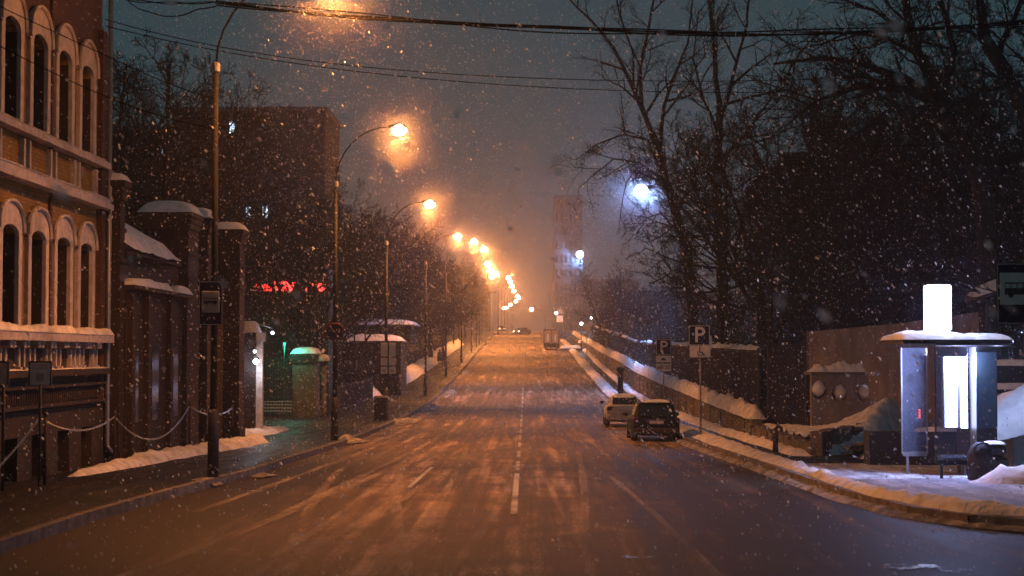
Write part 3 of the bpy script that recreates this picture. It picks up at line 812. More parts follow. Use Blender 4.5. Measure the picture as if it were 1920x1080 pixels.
fence('dark boarded fence standing just right of the green gate pillar', [(-10.2, 92), (-10.4, 116)], 1.5, .12)

# ================================================================== STREET LAMPS (left row)
HALO_FLAKES = []
def street_lamp(px_pole, x, y, lamp_x, lamp_z, label, near=True, power=LAMP_W, mt='lamp_orange', group='orange street lamps along the left kerb', col=ORANGE, r=.12, head=1.0, neck=9.3, collar=True, lamp_y=None, beam=120, tilt=-R(8), halo=.5, bm=1.25):
    zb = sz(y); L = thing('street_lamp', label, 'street lamp', (x, y, zb), group)
    ly = y if lamp_y is None else lamp_y
    n = 12 if near else 6
    m_ = MB(); nk = zb + neck - .3
    m_.tube([(x, y, zb + 1.45 if near else zb), (x, y, nk)], [r * .62, r * .5], n); m_.build('pole', 'metal_pole', L, True)
    if near:
        m_ = MB(); m_.tube([(x, y, zb - .1), (x, y, zb + 1.45), (x, y, zb + 1.5)], [r * 1.0, r * .98, r * .62], n); m_.build('pole_foot', 'pole_base', L, True)
        m_ = MB(); m_.lathe((x, y, nk - .12), [(r * .5, 0), (r * .75, .02), (r * .75, .20), (r * .3, .22)], n); m_.build('collar', 'sign_back', L)
    m_ = MB(); pts = []
    sgn = 1 if lamp_x > x else -1
    for k in range(9):
        t = k / 8; a = t * math.pi / 2
        pts.append((x + (lamp_x - x - sgn * .3) * (1 - math.cos(a)), y + (ly - y) * (1 - math.cos(a)), nk + (lamp_z + .12 - nk) * math.sin(a)))
    m_.tube(pts, r * .20, 6 if near else 4); m_.build('arm', 'metal_pole', L, True)
    hs = head
    m_ = MB()
    m_.loft([[(lamp_x + sgn * hs * (u - .3), ly + hs * w_ * c_, lamp_z + hs * h_ * s_ + .08) for c_, s_ in [(math.cos(q), max(0, math.sin(q))) for q in [2 * math.pi * k / 10 for k in range(10)]]] for u, w_, h_ in ((-.12, .06, .06), (0, .12, .12), (.25, .16, .15), (.5, .14, .11), (.62, .04, .04))])
    hd = m_.build('lamp_head', 'metal_pole', L, True)
    m_ = MB(); m_.ellip((lamp_x + sgn * hs * .02, ly, lamp_z + .0), .27 * hs, .24 * hs, .21 * hs, 12, 7); m_.build('lamp_glass', mt, hd, True)
    if power and 20 < y < 300: HALO_FLAKES.append(((lamp_x, ly, lamp_z), int((21000 if y < 130 else 13000) * (2.2 if col[2] > .5 else 1)), 1.5 if col[2] < .5 else 3.4))
    if power:
        add_light('lamp_light', (lamp_x + sgn * hs * .02, ly, lamp_z), col, power * halo, L, .40 * hs)
        sp_ = add_light('lamp_beam', (lamp_x + sgn * hs * .02, ly, lamp_z - .05), col, power * bm * 1.3, L, .38 * hs, 'SPOT', beam)
        sp_.data.spot_blend = .55; sp_.rotation_euler = (0, tilt, 0)
    return L
ordn = ['nearest', 'second', 'third', 'fourth', 'fifth', 'sixth', 'seventh', 'eighth', 'ninth', 'tenth', 'eleventh', 'twelfth', 'thirteenth', 'fourteenth', 'fifteenth', 'sixteenth', 'seventeenth', 'eighteenth', 'nineteenth', 'twentieth']
lamps = [  # pole px, distance, lamp px, lamp py
    (401, 37.2, 622, -48), (628, 60, 747, 244), (724, 84, 805, 383), (798, 122, 857, 443), (836, 155, 888, 453), (865, 190, 907, 468),
    (884, 222, 914, 495), (893, 240, 918.6, 506), (899, 258, 922, 518), (903, 285, 929, 513), (934, 335, 953, 521), (941, 372, 956.5, 528), (946, 420, 960, 537),
    (951, 470, 963, 546), (960, 530, 970, 555), (962, 585, 973, 559), (958, 640, 967, 565), (948, 700, 957, 571), (938, 790, 944.5, 578), (944, 830, 950, 577)]
extra = ['tall dark-footed pole with a trolleybus stop sign', 'its pole carrying a round sign', 'its pole behind the litter bin']
for k, (ppx, d, lx, ly) in enumerate(lamps):
    pp = at(ppx, 665, d); lp = at(lx, ly, d)
    lab = (ordn[k] + ' street lamp of the left row' + (', ' + extra[k] if k < 3 else ' counted from the stop sign pole')) if k else 'nearest street lamp, tall dark-footed pole carrying the trolleybus stop sign'
    near = k < 6
    nk = lp.z - sz(d) - 1.6 if k else 9.3
    pw = LAMP_W * [1, 1, 1.1, 1.4, 1.8, 2.6, 3.6, 4, 5, 6][k] if k < 10 else LAMP_W * (10 if k % 2 == 0 else 0)
    if k == 0: pw = LAMP_W * .95
    street_lamp(ppx, pp.x, d, lp.x, lp.z, lab, near, pw, 'lamp_orange' if k < 4 else 'lamp_orange_far', r=.13 if k else .125, head=1.0 if k < 5 else 1.3 + .1 * max(0, k - 8), neck=nk, bm=1.55 if k < 5 else (.6 if k < 8 else .12), halo=.33 if k < 5 else .85, beam=146 if k == 0 else 120, tilt=-R(11) if k == 0 else -R(8))
lp = at(997, 580, 470); pp = at(1012, 665, 470)
street_lamp(0, pp.x + 1.5, 470, lp.x, lp.z, 'large orange lamp alone right of the lamp row where the road fades out', False, LAMP_W * 9, 'lamp_orange_far', group='street lamps on the right side', head=2.0, neck=lp.z - sz(470) - 1.5)
lp = at(1203, 356, 128)
street_lamp(0, 11.4, 128, lp.x, lp.z, 'cool white street lamp glowing through the branches of the leaning tree', True, 36000, 'lamp_cool', group='street lamps on the right side', col=(.26, .46, 1.0), head=1.9, neck=lp.z - sz(128) - 1.0, r=.12, beam=120, tilt=-R(44), halo=.42, bm=.5)
street_lamp(0, -6.9, 14, -3.2, 11.2, 'street lamp above the camera end of the left kerb, out of the picture', True, LAMP_W * .85, 'lamp_orange', neck=9.3, beam=66, tilt=-R(22), halo=.01, bm=1.0)
# ---- wires
def sagwire(mb, a, b, sag, r, n=24):
    a, b = Vector(a), Vector(b)
    pts = [a + (b - a) * (i / n) - Vector((0, 0, 4 * sag * (i / n) * (1 - i / n))) for i in range(n + 1)]
    mb.tube(pts, r, 4)
def wire_px(name, label, px, ds, r, strands=1, twist=.0, seed=0):
    rg = random.Random(seed); mb = MB()
    xs = [p[0] for p in px]; ys = [p[1] for p in px]
    for s in range(strands):
        pts = []; ph = rg.random() * 6
        N = 60
        for i in range(N + 1):
            x = xs[0] + (xs[-1] - xs[0]) * i / N
            y = float(np.interp(x, xs, ys)); d = float(np.interp(x, [xs[0], xs[-1]], ds))
            p = at(x, y, d)
            if strands > 1: p = p + Vector((0, twist * math.sin(i * .23 + ph), twist * math.cos(i * .19 + ph * 1.7) * (.4 + .6 * math.sin(i * .11 + ph) ** 2)))
            pts.append(p)
        mb.tube(pts, r, 4)
    return tag(mb.build(name, 'wire_black'), label, 'cable', 'overhead cables')
def curve_px(pts, n=40):
    """smooth through points (quadratic-ish) via numpy polyfit of small degree"""
    xs = np.array([p[0] for p in pts], float); ys = np.array([p[1] for p in pts], float)
    c = np.polyfit((xs - xs.mean()) / 1000, ys, min(4, len(pts) - 1))
    X = np.linspace(xs[0], xs[-1], n); return [(x, float(np.polyval(c, (x - xs.mean()) / 1000))) for x in X]
wire_px('cable_bundle', 'thick twisted bundle of black cables crossing the street at the top', curve_px([(405, 5), (520, 12), (650, 25), (800, 42), (1000, 55), (1200, 62), (1500, 58), (1920, 48), (2150, 36)]), (37.2, 39), .016, 5, .075, 1)
wire_px('cable_loop', 'pair of slack black cables looping left from the nearest lamp post', curve_px([(232, -8), (262, 18), (300, 29), (350, 26), (405, 10)]), (41.5, 37.2), .014, 2, .04, 2)
wire_px('cable', 'taut black cable running left along the top edge to the ochre building', curve_px([(190, -8), (300, 5), (405, 4)]), (41.5, 37.2), .012, 2, .03, 3)
wire_px('cable', 'upper of two thin wires from the building corner across the sky', curve_px([(198, 36), (405, 88), (700, 125), (1000, 147), (1180, 153), (1400, 150), (1700, 140)]), (42, 62), .013)
wire_px('cable', 'lower of two thin wires from the building corner across the sky', curve_px([(198, 48), (405, 97), (560, 118), (800, 146), (1000, 164), (1165, 171), (1400, 172), (1700, 165)]), (42, 62), .013)
wire_px('cable', 'black wire from high on the ochre facade down to the nearest lamp post', curve_px([(-120, -60), (0, 12), (200, 105), (330, 162), (403, 184)]), (31.5, 37.2), .012)
wire_px('cable', 'lower black wire from the ochre facade to the nearest lamp post', curve_px([(-120, 30), (0, 87), (150, 160), (290, 214), (403, 241)]), (31.5, 37.2), .012)
wire_px('cable', 'thin wire linking the second lamp post to the trees on its right', curve_px([(629, 422), (560, 410), (500, 350)][::-1]), (75, 60), .012)
wire_px('cable', 'short drooping wire at the third lamp post', curve_px([(665, 500), (690, 522), (722, 520)]), (80, 84), .012)
wire_px('cable', 'upper drooping wire left of the fourth lamp post', curve_px([(748, 530), (775, 538), (798, 530)]), (112, 122), .012)
wire_px('cable', 'lower drooping wire left of the fourth lamp post', curve_px([(765, 567), (782, 568), (798, 550)]), (112, 122), .012)

# ---- signs
def sign_post(name, label, cat, x, y, h, group=None, r=.035, m='galvanised'):
    t = thing(name, label, cat, (x, y, sz(y)), group)
    mb = MB(); mb.tube([(x, y, sz(y) - .1), (x, y, sz(y) + h)], r, 10); mb.build('post', m, t, True); return t
def plate(parent, name, x0, x1, y, z0, z1, m, border=None, bw=.02):
    mb = MB(); mb.bbox(x0, x1, y, y + .02, z0, z1, .008); p = mb.build(name, m, parent)
    if border:
        f = MB(); yy0, yy1 = y - .006, y - .001; g_ = .012
        f.box(x0 + g_, x1 - g_, yy0, yy1, z1 - g_ - bw, z1 - g_); f.box(x0 + g_, x1 - g_, yy0, yy1, z0 + g_, z0 + g_ + bw)
        f.box(x0 + g_, x0 + g_ + bw, yy0, yy1, z0 + g_ + bw, z1 - g_ - bw); f.box(x1 - g_ - bw, x1 - g_, yy0, yy1, z0 + g_ + bw, z1 - g_ - bw)
        f.build('border', border, p)
    return p
def put_text(parent, txt, size, m, x, y, z, name='lettering', bold=0.0, sx=1.0):
    o = text_mesh(txt, size, m, name, parent, bold, sx=sx); o.location = Vector((x, y, z)) - wloc(parent); return o
# P sign near
p0 = at(1318, 818, 62); x = p0.x - .08
s = sign_post('parking_sign', 'larger blue P sign with white wheelchair plate below, on a tall bent post', 'parking sign', x, 62, 4.1, 'parking signs')
a, c = at(1291, 610, 61.9), at(1331, 648, 61.9)
pl = plate(s, 'p_plate', a.x, c.x, 61.9, c.z, a.z, 'sign_blue', 'sign_white', .018)
put_text(pl, 'P', .78, 'sign_white', (a.x + c.x) / 2 + .01, 61.893, (a.z + c.z) / 2, bold=.012)
a, c = at(1293.5, 650, 61.9), at(1332, 670, 61.9)
pl = plate(s, 'wheelchair_plate', a.x, c.x, 61.9, c.z, a.z, 'sign_white')
wx, wz = (a.x + c.x) / 2, (a.z + c.z) / 2 - .04
mb = MB(); yy = 61.892
mb.tube([(wx + .10 * math.cos(q), yy, wz + .10 * math.sin(q)) for q in np.linspace(R(130), R(380), 14)], .011, 4)
mb.tube([(wx - .02, yy, wz + .16), (wx - .01, yy, wz + .02), (wx + .09, yy, wz + .01), (wx + .14, yy, wz - .08), (wx + .17, yy, wz - .07)], .015, 4); mb.ellip((wx - .02, yy, wz + .19), .025, .006, .025)
mb.build('wheelchair_symbol', 'sign_black', pl)
mb = MB(); mb.ellip((c.x + .02, 61.95, at(0, 638, 61.9).z), .05, .05, .18); mb.ellip((c.x + .03, 61.95, at(0, 650, 61.9).z), .045, .05, .07)
mb.build('snow_clump', 'snow', s, True)
# P sign far
p0 = at(1244, 700, 80); x = p0.x
s = sign_post('parking_sign', 'smaller blue P sign above two white plates, farther along the pavement', 'parking sign', x, 80, 4.0, 'parking signs')
a, c = at(1230, 636, 79.9), at(1258.5, 665, 79.9); pl = plate(s, 'p_plate', a.x, c.x, 79.9, c.z, a.z, 'sign_blue', 'sign_white', .014)
put_text(pl, 'P', .74, 'sign_white', (a.x + c.x) / 2, 79.893, (a.z + c.z) / 2, bold=.012)
a, c = at(1230, 667, 79.9), at(1258.5, 679, 79.9); pl = plate(s, 'car_plate', a.x, c.x, 79.9, c.z, a.z, 'sign_white')
mx_ = (a.x + c.x) / 2; mz = (a.z + c.z) / 2
mb = MB(); mb.box(mx_ - .12, mx_ + .12, 79.885, 79.895, mz - .07, mz); mb.prism([(mx_ - .08, mz), (mx_ + .08, mz), (mx_ + .05, mz + .06), (mx_ - .05, mz + .06)], 'y', 79.885, 79.895); mb.build('car_symbol', 'sign_black', pl)
a, c = at(1230, 682, 79.9), at(1258.5, 696, 79.9); pl = plate(s, 'hours_plate', a.x, c.x, 79.9, c.z, a.z, 'sign_white')
put_text(pl, '\u04388\u00b720', .27, 'sign_red', (a.x + c.x) / 2, 79.893, (a.z + c.z) / 2)

def bus_icon(parent, cx, y, cz, w, m='sign_black', trolley=False):
    mb = MB(); h = w * .42
    mb.bbox(cx - w / 2, cx + w / 2, y - .008, y - .002, cz - h * .45, cz + h * .05, .01)
    mb.box(cx - w / 2, cx + w / 2, y - .008, y - .002, cz + h * .40, cz + h * .5)
    for k in range(6): q = cx - w / 2 + w * k / 5; mb.box(max(cx - w / 2, q - w * .012), min(cx + w / 2, q + w * .012), y - .0075, y - .0025, cz + h * .05, cz + h * .40)
    for sx_ in (-.3, .3):
        mb.prism([(cx + sx_ * w + w * .085 * math.cos(a), cz - h * .48 + w * .085 * math.sin(a)) for a in [2 * math.pi * k / 12 for k in range(12)]], 'y', y - .009, y - .003)
    if trolley: mb.tube([(cx - w * .1, y - .005, cz + h * .5), (cx + w * .3, y - .005, cz + h * .8)], .006, 4)
    mb.build('vehicle_symbol', m, parent)
# stop sign on nearest lamp post
a, c = at(373, 527, 37), at(418, 610, 37)
t = thing('stop_sign', 'upright stop sign with trolleybus symbol clamped to the nearest lamp post', 'stop sign', ((a.x + c.x) / 2, 37, c.z), 'public transport stop signs')
pl = plate(t, 'panel', a.x, c.x, 36.98, c.z, a.z, 'sign_blue', 'sign_back', .014)
a2, c2 = at(379, 546, 37), at(411.5, 586, 37); w_ = plate(pl, 'white_field', a2.x, c2.x, 36.955, c2.z, a2.z, 'sign_back')
bus_icon(pl, (a2.x + c2.x) / 2, 36.954, (a2.z + c2.z) / 2 + .02, .30, trolley=False)
mb = MB(); mb.box((a.x + c.x) / 2 + .02, (a.x + c.x) / 2 + .12, 37.0, 37.1, a.z - .3, a.z - .24); mb.ellip((a.x - .03, 36.98, at(0, 558, 37).z), .03, .03, .06); mb.build('clamp', 'galvanised', t)
# stop sign right edge
p0 = at(1914, 700, 28.2)
t = sign_post('stop_sign', 'upright bus stop sign on its own post, cut by the right edge', 'stop sign', p0.x + .1, 28.2, 4.2, 'public transport stop signs', m='pole_base', r=.04)
a, c = at(1871, 492, 28), at(1960, 608, 28)
pl = plate(t, 'panel', a.x, c.x, 28.1, c.z, a.z, 'sign_blue', 'sign_back', .016)
a2, c2 = at(1877, 511, 28), at(1953, 571, 28); plate(pl, 'white_field', a2.x, c2.x, 28.075, c2.z, a2.z, 'sign_white'); bus_icon(pl, (a2.x + c2.x) / 2, 28.073, (a2.z + c2.z) / 2, .50)
# small notice boards in front of ochre building
for px, w, lab in ((76, 19, 'pale square notice board on a thin post in front of the ochre building'), (7, 8, 'narrow edge-on notice board at the left edge of the photo')):
    d = 34.6 if px == 76 else 33.2; p0 = at(px, 700, d)
    t = sign_post('notice_board', lab, 'notice board', p0.x, d, 2.6, 'notice boards', r=.03, m='pole_base')
    a, c = at(px - w, 680, d), at(px + w, 722, d)
    pl = plate(t, 'board', a.x, c.x, d - .03, c.z, a.z, 'plate_pale' if px == 76 else 'trim_white')
    mb = MB(); mb.box(a.x - .025, a.x, d - .05, d + .02, c.z - .02, a.z + .03); mb.box(c.x, c.x + .025, d - .05, d + .02, c.z - .02, a.z + .03); mb.box(a.x, c.x, d - .05, d + .02, a.z + .001, a.z + .03); mb.build('frame', 'pole_base', pl)
    if px == 76:
        mb = MB()
        for q in range(3): mb.box(a.x + .05, c.x - .05, d - .034, d - .031, a.z - .06 - q * .035, a.z - .045 - q * .035)
        mb.box(a.x + .13, c.x - .13, d - .034, d - .031, c.z + .08, c.z + .24); mb.build('printed_marks', 'sign_back', pl)
# plates on third lamp post
t = thing('plate_cluster', 'two columns of pale blue notice plates above the litter bin', 'signs', (-6.7, 83.7, 2.1))
for cx0, cx1 in ((714, 726.5), (729.5, 742)):
    for y0, y1 in ((643, 668), (671, 685), (688, 701)):
        a, c = at(cx0, y0, 83.7), at(cx1, y1, 83.7); pl = plate(t, 'plate', a.x, c.x, 83.7, c.z, a.z, 'plate_pale')
        if y0 == 688: mb = MB(); mb.box(a.x + .08, c.x - .1, 83.69, 83.698, c.z + .08, a.z - .12); mb.build('printed_mark', 'sign_back', pl)
mb = MB(); pA = at(728, 640, 83.75); mb.box(pA.x - .03, pA.x + .03, 83.73, 83.78, 1.9, pA.z); mb.build('bracket', 'pole_base', t)
# round sign on second lamp
c = at(628, 622, 59.8)
t = thing('round_sign', 'dark round traffic sign with diagonal bar on the second lamp post', 'traffic sign', (c.x, 59.8, c.z - .33))
mb = MB(); mb.prism([(c.x + .33 * math.cos(q), c.z + .33 * math.sin(q)) for q in [2 * math.pi * k / 24 for k in range(24)]], 'y', 59.78, 59.8); d_ = mb.build('disc', 'sign_blue', t)
mb = MB(); mb.tube([(c.x + .30 * math.cos(q), 59.775, c.z + .30 * math.sin(q)) for q in [2 * math.pi * k / 24 for k in range(25)]], .02, 4); mb.tube([(c.x - .2, 59.775, c.z + .2), (c.x + .2, 59.775, c.z - .2)], .018, 4); mb.build('ring', 'sign_red', d_)
mb = MB(); mb.box(c.x - .03, c.x + .03, 59.8, 59.9, c.z - .05, c.z + .05); mb.build('clamp', 'galvanised', t)
# far right-hand signs
c = at(1102, 614, 200)
s = sign_post('give_way_sign', 'back of a pointed traffic sign above the low wall, right of the truck', 'traffic sign', c.x - .1, 200, c.z - sz(200), r=.05)
mb = MB(); q = at(0, 604, 200).z; mb.prism([(c.x, at(0, 625, 200).z), (c.x + .62, q - .2), (c.x + .5, q), (c.x, q - .06), (c.x - .5, q - .1), (c.x - .62, q - .4)], 'y', 199.9, 199.93); o = mb.build('plate', 'sign_back', s); fix_normals(o)
c = at(1049, 585, 290)
s = sign_post('sign_stack', 'far pale traffic signs stacked on one post above the truck', 'traffic sign', c.x, 290, c.z - sz(290), r=.05)
mb = MB(); mb.prism([(c.x - .8, c.z - .4), (c.x + .8, c.z - .2), (c.x + .3, c.z + .6), (c.x - .3, c.z + .5)], 'y', 289.9, 289.93); mb.build('upper_plate', 'sign_back', s)
mb = MB(); mb.box(c.x - .5, c.x + .6, 289.9, 289.93, c.z - 1.7, c.z - .6); mb.build('lower_plate', 'sign_white', s)

# ---- chain barrier left
posts = [(-9.75, 30.5), at(75, 700, 34.9).xy[:], at(216, 700, 41.0).xy[:], at(356, 700, 50).xy[:], at(436, 700, 57.6).xy[:]]
hts = [1.5, 1.42, 1.28, 1.40, 1.2]
labs = ['leaning chain post left of the notice board, outside the picture edge', 'dark chain post behind the pale notice board', 'thin chain post right of the downpipe', 'chain post behind the nearest lamp post on its left', 'chain post with hanging snow right of the nearest lamp post']
for k, ((x, y), h) in enumerate(zip(posts, hts)):
    if k == 0: continue
    t = thing('chain_post', labs[k], 'post', (x + (.12 if k == 1 else 0), y, sz(y)), 'posts of the chain barrier')
    xx = x + (.12 if k == 1 else 0)
    mb = MB(); mb.tube([(xx, y, sz(y) - .1), (xx, y, sz(y) + h)], .035, 8); mb.build('shaft', 'brick_dark', t, True)
    mb = MB(); mb.ellip((xx, y, sz(y) + h + .03), .05, .05, .05); mb.build('finial', 'pole_base', t, True)
def chain(label, a, b, sag):
    mb = MB(); a, b = Vector(a), Vector(b); L = (b - a).length + sag * .4; n = int(L / .07)
    pts = [a + (b - a) * (i / n) - Vector((0, 0, 4 * sag * (i / n) * (1 - i / n))) for i in range(n + 1)]
    for i in range(n):
        p, q = pts[i], pts[i + 1]; t = (q - p).normalized(); o_ = (Vector((0, 0, 1)) if i % 2 else Vector((1, 0, 0))); o_ = (o_ - t * o_.dot(t)).normalized()
        m_ = (p + q) / 2; hl = (q - p).length * .62
        ring = [m_ + t * hl * math.cos(w) + o_ * .022 * math.sin(w) for w in [2 * math.pi * k / 6 for k in range(7)]]
        mb.tube(ring, .008, 3, False)
    return tag(mb.build('chain', 'chain_steel'), label, 'chain', 'chains of the pavement barrier')
top = lambda k: (posts[k][0], posts[k][1] - .0, sz(posts[k][1]) + hts[k] - .04)
chain('steep chain falling away left from the notice board post', (-9.9, 30.0, .5), top(1), .15)
chain('bright chain sagging between the notice board and the downpipe', top(1), top(2), .30)
chain('dim deep-sagging chain between the downpipe and the nearest lamp post', top(2), top(3), .75)
chain('short bright chain just right of the nearest lamp post', top(3), top(4), .25)

# ---- bin
t = thing('litter_bin', 'dark upright litter bin on the left pavement under the pale plates', 'bin', (-7.05, 83, sz(83)))
c = at(714.5, 700, 83); mb = MB(); x, y, z = c.x, 83, sz(83)
mb.bbox(x - .32, x + .32, y - .3, y + .3, z, z + 1.0, .06); mb.build('body', 'bin_dark', t)
mb = MB(); mb.bbox(x - .35, x + .35, y - .33, y + .33, z + 1.02, z + 1.2, .08); mb.build('lid', 'granite_dark', t)
# ---- parking meter pillar
c = at(1163, 700, 112); t = thing('parking_meter', 'tall dark pay station pillar on the right pavement behind the silver car', 'parking meter', (c.x, 112, sz(112)))
mb = MB(); x, y, z = c.x, 112, sz(112); mb.bbox(x - .17, x + .17, y - .15, y + .15, z, z + 2.0, .04); mb.build('body', 'bin_dark', t)
mb = MB(); mb.bbox(x - .24, x + .24, y - .2, y + .2, z + 2.01, z + 2.3, .05); mb.build('cap', 'granite_dark', t)
mb = MB(); mb.box(x - .12, x + .12, y - .165, y - .152, z + 1.3, z + 1.6); mb.build('screen', 'glass_dark', t)

# ================================================================== RIGHT: parapet wall, fence
wt = [(47.6, .45), (56, .55), (65, .75), (90, 1.3), (116, 1.6), (149, 1.65), (190, 1.3), (237, 1.0), (300, .9)]
def wtop(y): return sz(y) + float(np.interp(y, [a for a, _ in wt], [b_ for _, b_ in wt]))
t = thing('parapet_wall', 'long low concrete wall with snow on top along the right pavement', 'wall', (8.4, 120, sz(120)))
mb = MB(); ys = [62] + list(range(65, 300, 5))
loops = [[(8.2, y, sz(y) - .3), (8.55, y, sz(y) - .3), (8.55, y, wtop(y)), (8.2, y, wtop(y))] for y in ys]
mb.loft(loops); o = mb.build('wall', 'concrete', t)
mb = MB()
for k in range(60):
    y = 64 + k * 3.9; mb.box(8.165, 8.2, y, y + .35, sz(y), wtop(y) - .02)
mb.build('pilaster', 'concrete', t)
mb = MB(); berm(mb, [(8.45, 62.2, 1, .9), (8.45, 90, 1, 1), (8.45, 150, 1, 1), (8.45, 298, 1, 1)], .72, .50, 11, .7, .3, 9, zf=lambda X, Y: wtop(Y)); mb.build('snow', 'berm_snow', t, True)
t = thing('garden_wall', 'lower broken stone wall edging the snow-filled bed on the right corner', 'wall', (8.1, 52, sz(52)))
mb = MB(); rg = random.Random(3)
def wall_stones(x0, y0, x1, y1, h):
    L = math.hypot(x1 - x0, y1 - y0); k = int(L / .55); ux, uy = (x1 - x0) / L, (y1 - y0) / L
    for i in range(k):
        a, b_ = i * L / k, (i + 1) * L / k - .02; hh = h * (.85 + .3 * rg.random()); o1 = .05 * (rg.random() - .5)
        P = lambda s_, w_: (x0 + ux * s_ - uy * (w_ + o1), y0 + uy * s_ + ux * (w_ + o1))
        z = sz(y0) - .2
        q = [P(a, -.17), P(b_, -.17), P(b_, .17), P(a, .17)]
        mb.loft([[(u, v, z) for u, v in q], [(u, v, z + .2 + hh) for u, v in q]])
wall_stones(8.1, 61.9, 8.05, 47.6, .52); wall_stones(8.1, 47.6, 11.3, 55.5, .62)
o = mb.build('stones', 'concrete', t); fix_normals(o)
# snow-filled bed
mb = MB(); N = 84; vs = []
sst = lambda a, b_, v: (lambda t_: t_ * t_ * (3 - 2 * t_))(max(0, min(1, (v - a) / (b_ - a))))
for i in range(N + 1):
    for j in range(N + 1):
        y = 47.9 + 16.5 * j / N; x = 8.2 + 6.6 * i / N
        f = y - 47.6 - max(0, (x - 8.2)) * 2.0            # distance behind the diagonal garden wall
        h = .40 + .12 * fbm(x * .9, y * .5)
        h += (.85 * math.exp(-((y - 55.0) / 2.4) ** 2) + .25) * sst(9.4, 12.2, x) * (.7 + .6 * fbm(x * .8 + 9, y * .8))
        h += .30 * (fbm(x * 1.6 + 4, y * 1.6, 5) - .45) + .16 * (fbm(x * 5, y * 5, 4) - .5)
        h *= sst(-.6, 1.0, f) * .9 + .1
        vs.append((x, y, sz(y) + h - (.15 if f < -.4 else 0)))
mb.add(vs, [(i * (N + 1) + j, (i + 1) * (N + 1) + j, (i + 1) * (N + 1) + j + 1, i * (N + 1) + j + 1) for i in range(N) for j in range(N)])
snow_stuff('snow_heap', mb, 'berm_snow')
# hooked bollard
c = at(1468, 800, 50.6); t = thing('hooked_bollard', 'small black hooked iron bollard against the broken garden wall', 'bollard', (c.x - .2, 50.6, sz(50.6)))
x, y, z = c.x - .22, 50.6, sz(50.6); mb = MB(); mb.tube([(x, y, z - .1), (x, y, z + .5), (x + .01, y, z + .68), (x + .08, y, z + .76), (x + .17, y, z + .70), (x + .18, y, z + .60)], [.09, .075, .06, .055, .05, .045], 8); mb.build('shaft', 'pole_base', t, True)
# stacked slabs
rg = random.Random(9)
t = thing('slab_stack', 'untidy pile of snowy flat stone slabs left of the dark box', 'stone pile', (9.6, 49, sz(49)))
for k in range(7):
    c = at(1590 + rg.random() * 40, 838 + 5 * k - 8, 47.5); mb = MB(); w = .4 + .3 * rg.random(); zz = sz(48) + .38 - .06 * k
    mb.bbox(c.x - w / 2, c.x + w / 2, 46.2 + .15 * k - .5, 46.2 + .15 * k + .4, zz, zz + .07, .02)
    o = mb.build('slab', 'granite_dark' if k % 2 else 'concrete', t)
mb = MB(); snow_cap(mb, 9.0, 10.2, 45.2, 48, lambda x, y: sz(46) + .0, .22, 14, 14, 2, 5, .6); mb.build('snow', 'berm_snow', t, True)
# dark granite parapet box
a = at(1630, 865, 42.2)
t = thing('granite_parapet', 'low black granite parapet running behind the lit bus shelter', 'wall', (a.x + 1.5, 42.4, sz(42)))
mb = MB(); mb.bbox(a.x, a.x + 3.1, 42.2, 42.9, sz(42) - .1, sz(42) + .84, .02); mb.build('wall', 'granite_dark', t)
mb = MB(); snow_cap(mb, a.x + 1.2, a.x + 3.1, 42.2, 42.9, sz(42) + .842, .12, 16, 5, 4, 4, .4); mb.build('snow', 'snow', t, True)
# beige wall with the snow ledge and three openings
t = thing('beige_wall', 'tall beige rendered wall behind the snow heap', 'wall', (12, 60, sz(60)))
mb = MB()
q = [at(1515, 622, 61), at(1690, 606, 57), at(1840, 584, 54)]
for k in range(2):
    A, B = q[k], q[k + 1]
    mb.add([(A.x, A.y, -.3), (B.x, B.y, -.3), (B.x, B.y, B.z), (A.x, A.y, A.z), (A.x, A.y + .3, -.3), (B.x, B.y + .3, -.3), (B.x, B.y + .3, B.z), (A.x, A.y + .3, A.z)], [(0, 1, 2, 3), (3, 2, 6, 7), (1, 5, 6, 2), (5, 4, 7, 6), (4, 0, 3, 7)])
mb.build('wall', 'wall_beige', t)
mb = MB()
for k in range(1): u = 0; mb.box(q[0].x - .04, q[0].x + .10, q[0].y - .03, q[0].y - .002, -.1, q[0].z)
mb.build('edge_post', 'concrete', t)
t = thing('balustrade', 'low brown balustrade with three round openings full of snow', 'balustrade', (11, 58.5, sz(58)))
x0, x1 = at(1522, 700, 58.5).x, at(1690, 700, 58.5).x; yb = 58.5; zt = at(0, 703, 58.5).z; z0 = .2
cs = [(at(1536, 731, 58.5), .26), (at(1574, 737, 58.5), .25), (at(1622, 736, 58.5), .27)]
mb = MB(); xe = [x0] + [v for c_, r_ in cs for v in (c_.x - r_, c_.x + r_)] + [x1]
for k in range(0, len(xe), 2): mb.box(xe[k], xe[k + 1], yb, yb + .35, z0, zt)
for c_, r_ in cs:
    N = 12
    for sg in (1, -1):
        for k in range(N):
            a0, a1 = math.pi * k / N, math.pi * (k + 1) / N
            xa, xb = c_.x + r_ * math.cos(a0), c_.x + r_ * math.cos(a1); za, zb_ = c_.z + sg * r_ * 1.25 * math.sin(a0), c_.z + sg * r_ * 1.25 * math.sin(a1)
            ze = zt if sg > 0 else z0
            mb.add([(xa, yb, za), (xb, yb, zb_), (xb, yb, ze), (xa, yb, ze), (xa, yb + .35, za), (xb, yb + .35, zb_)], [(0, 1, 2, 3), (0, 4, 5, 1)])
mb.build('wall', 'wall_beige', t)
mb = MB(); mb.box(x0 - .05, x1 + .05, yb - .06, yb + 1.4, zt + .002, zt + .10); mb.build('coping', 'concrete', t)
mb = MB(); n_ = 6

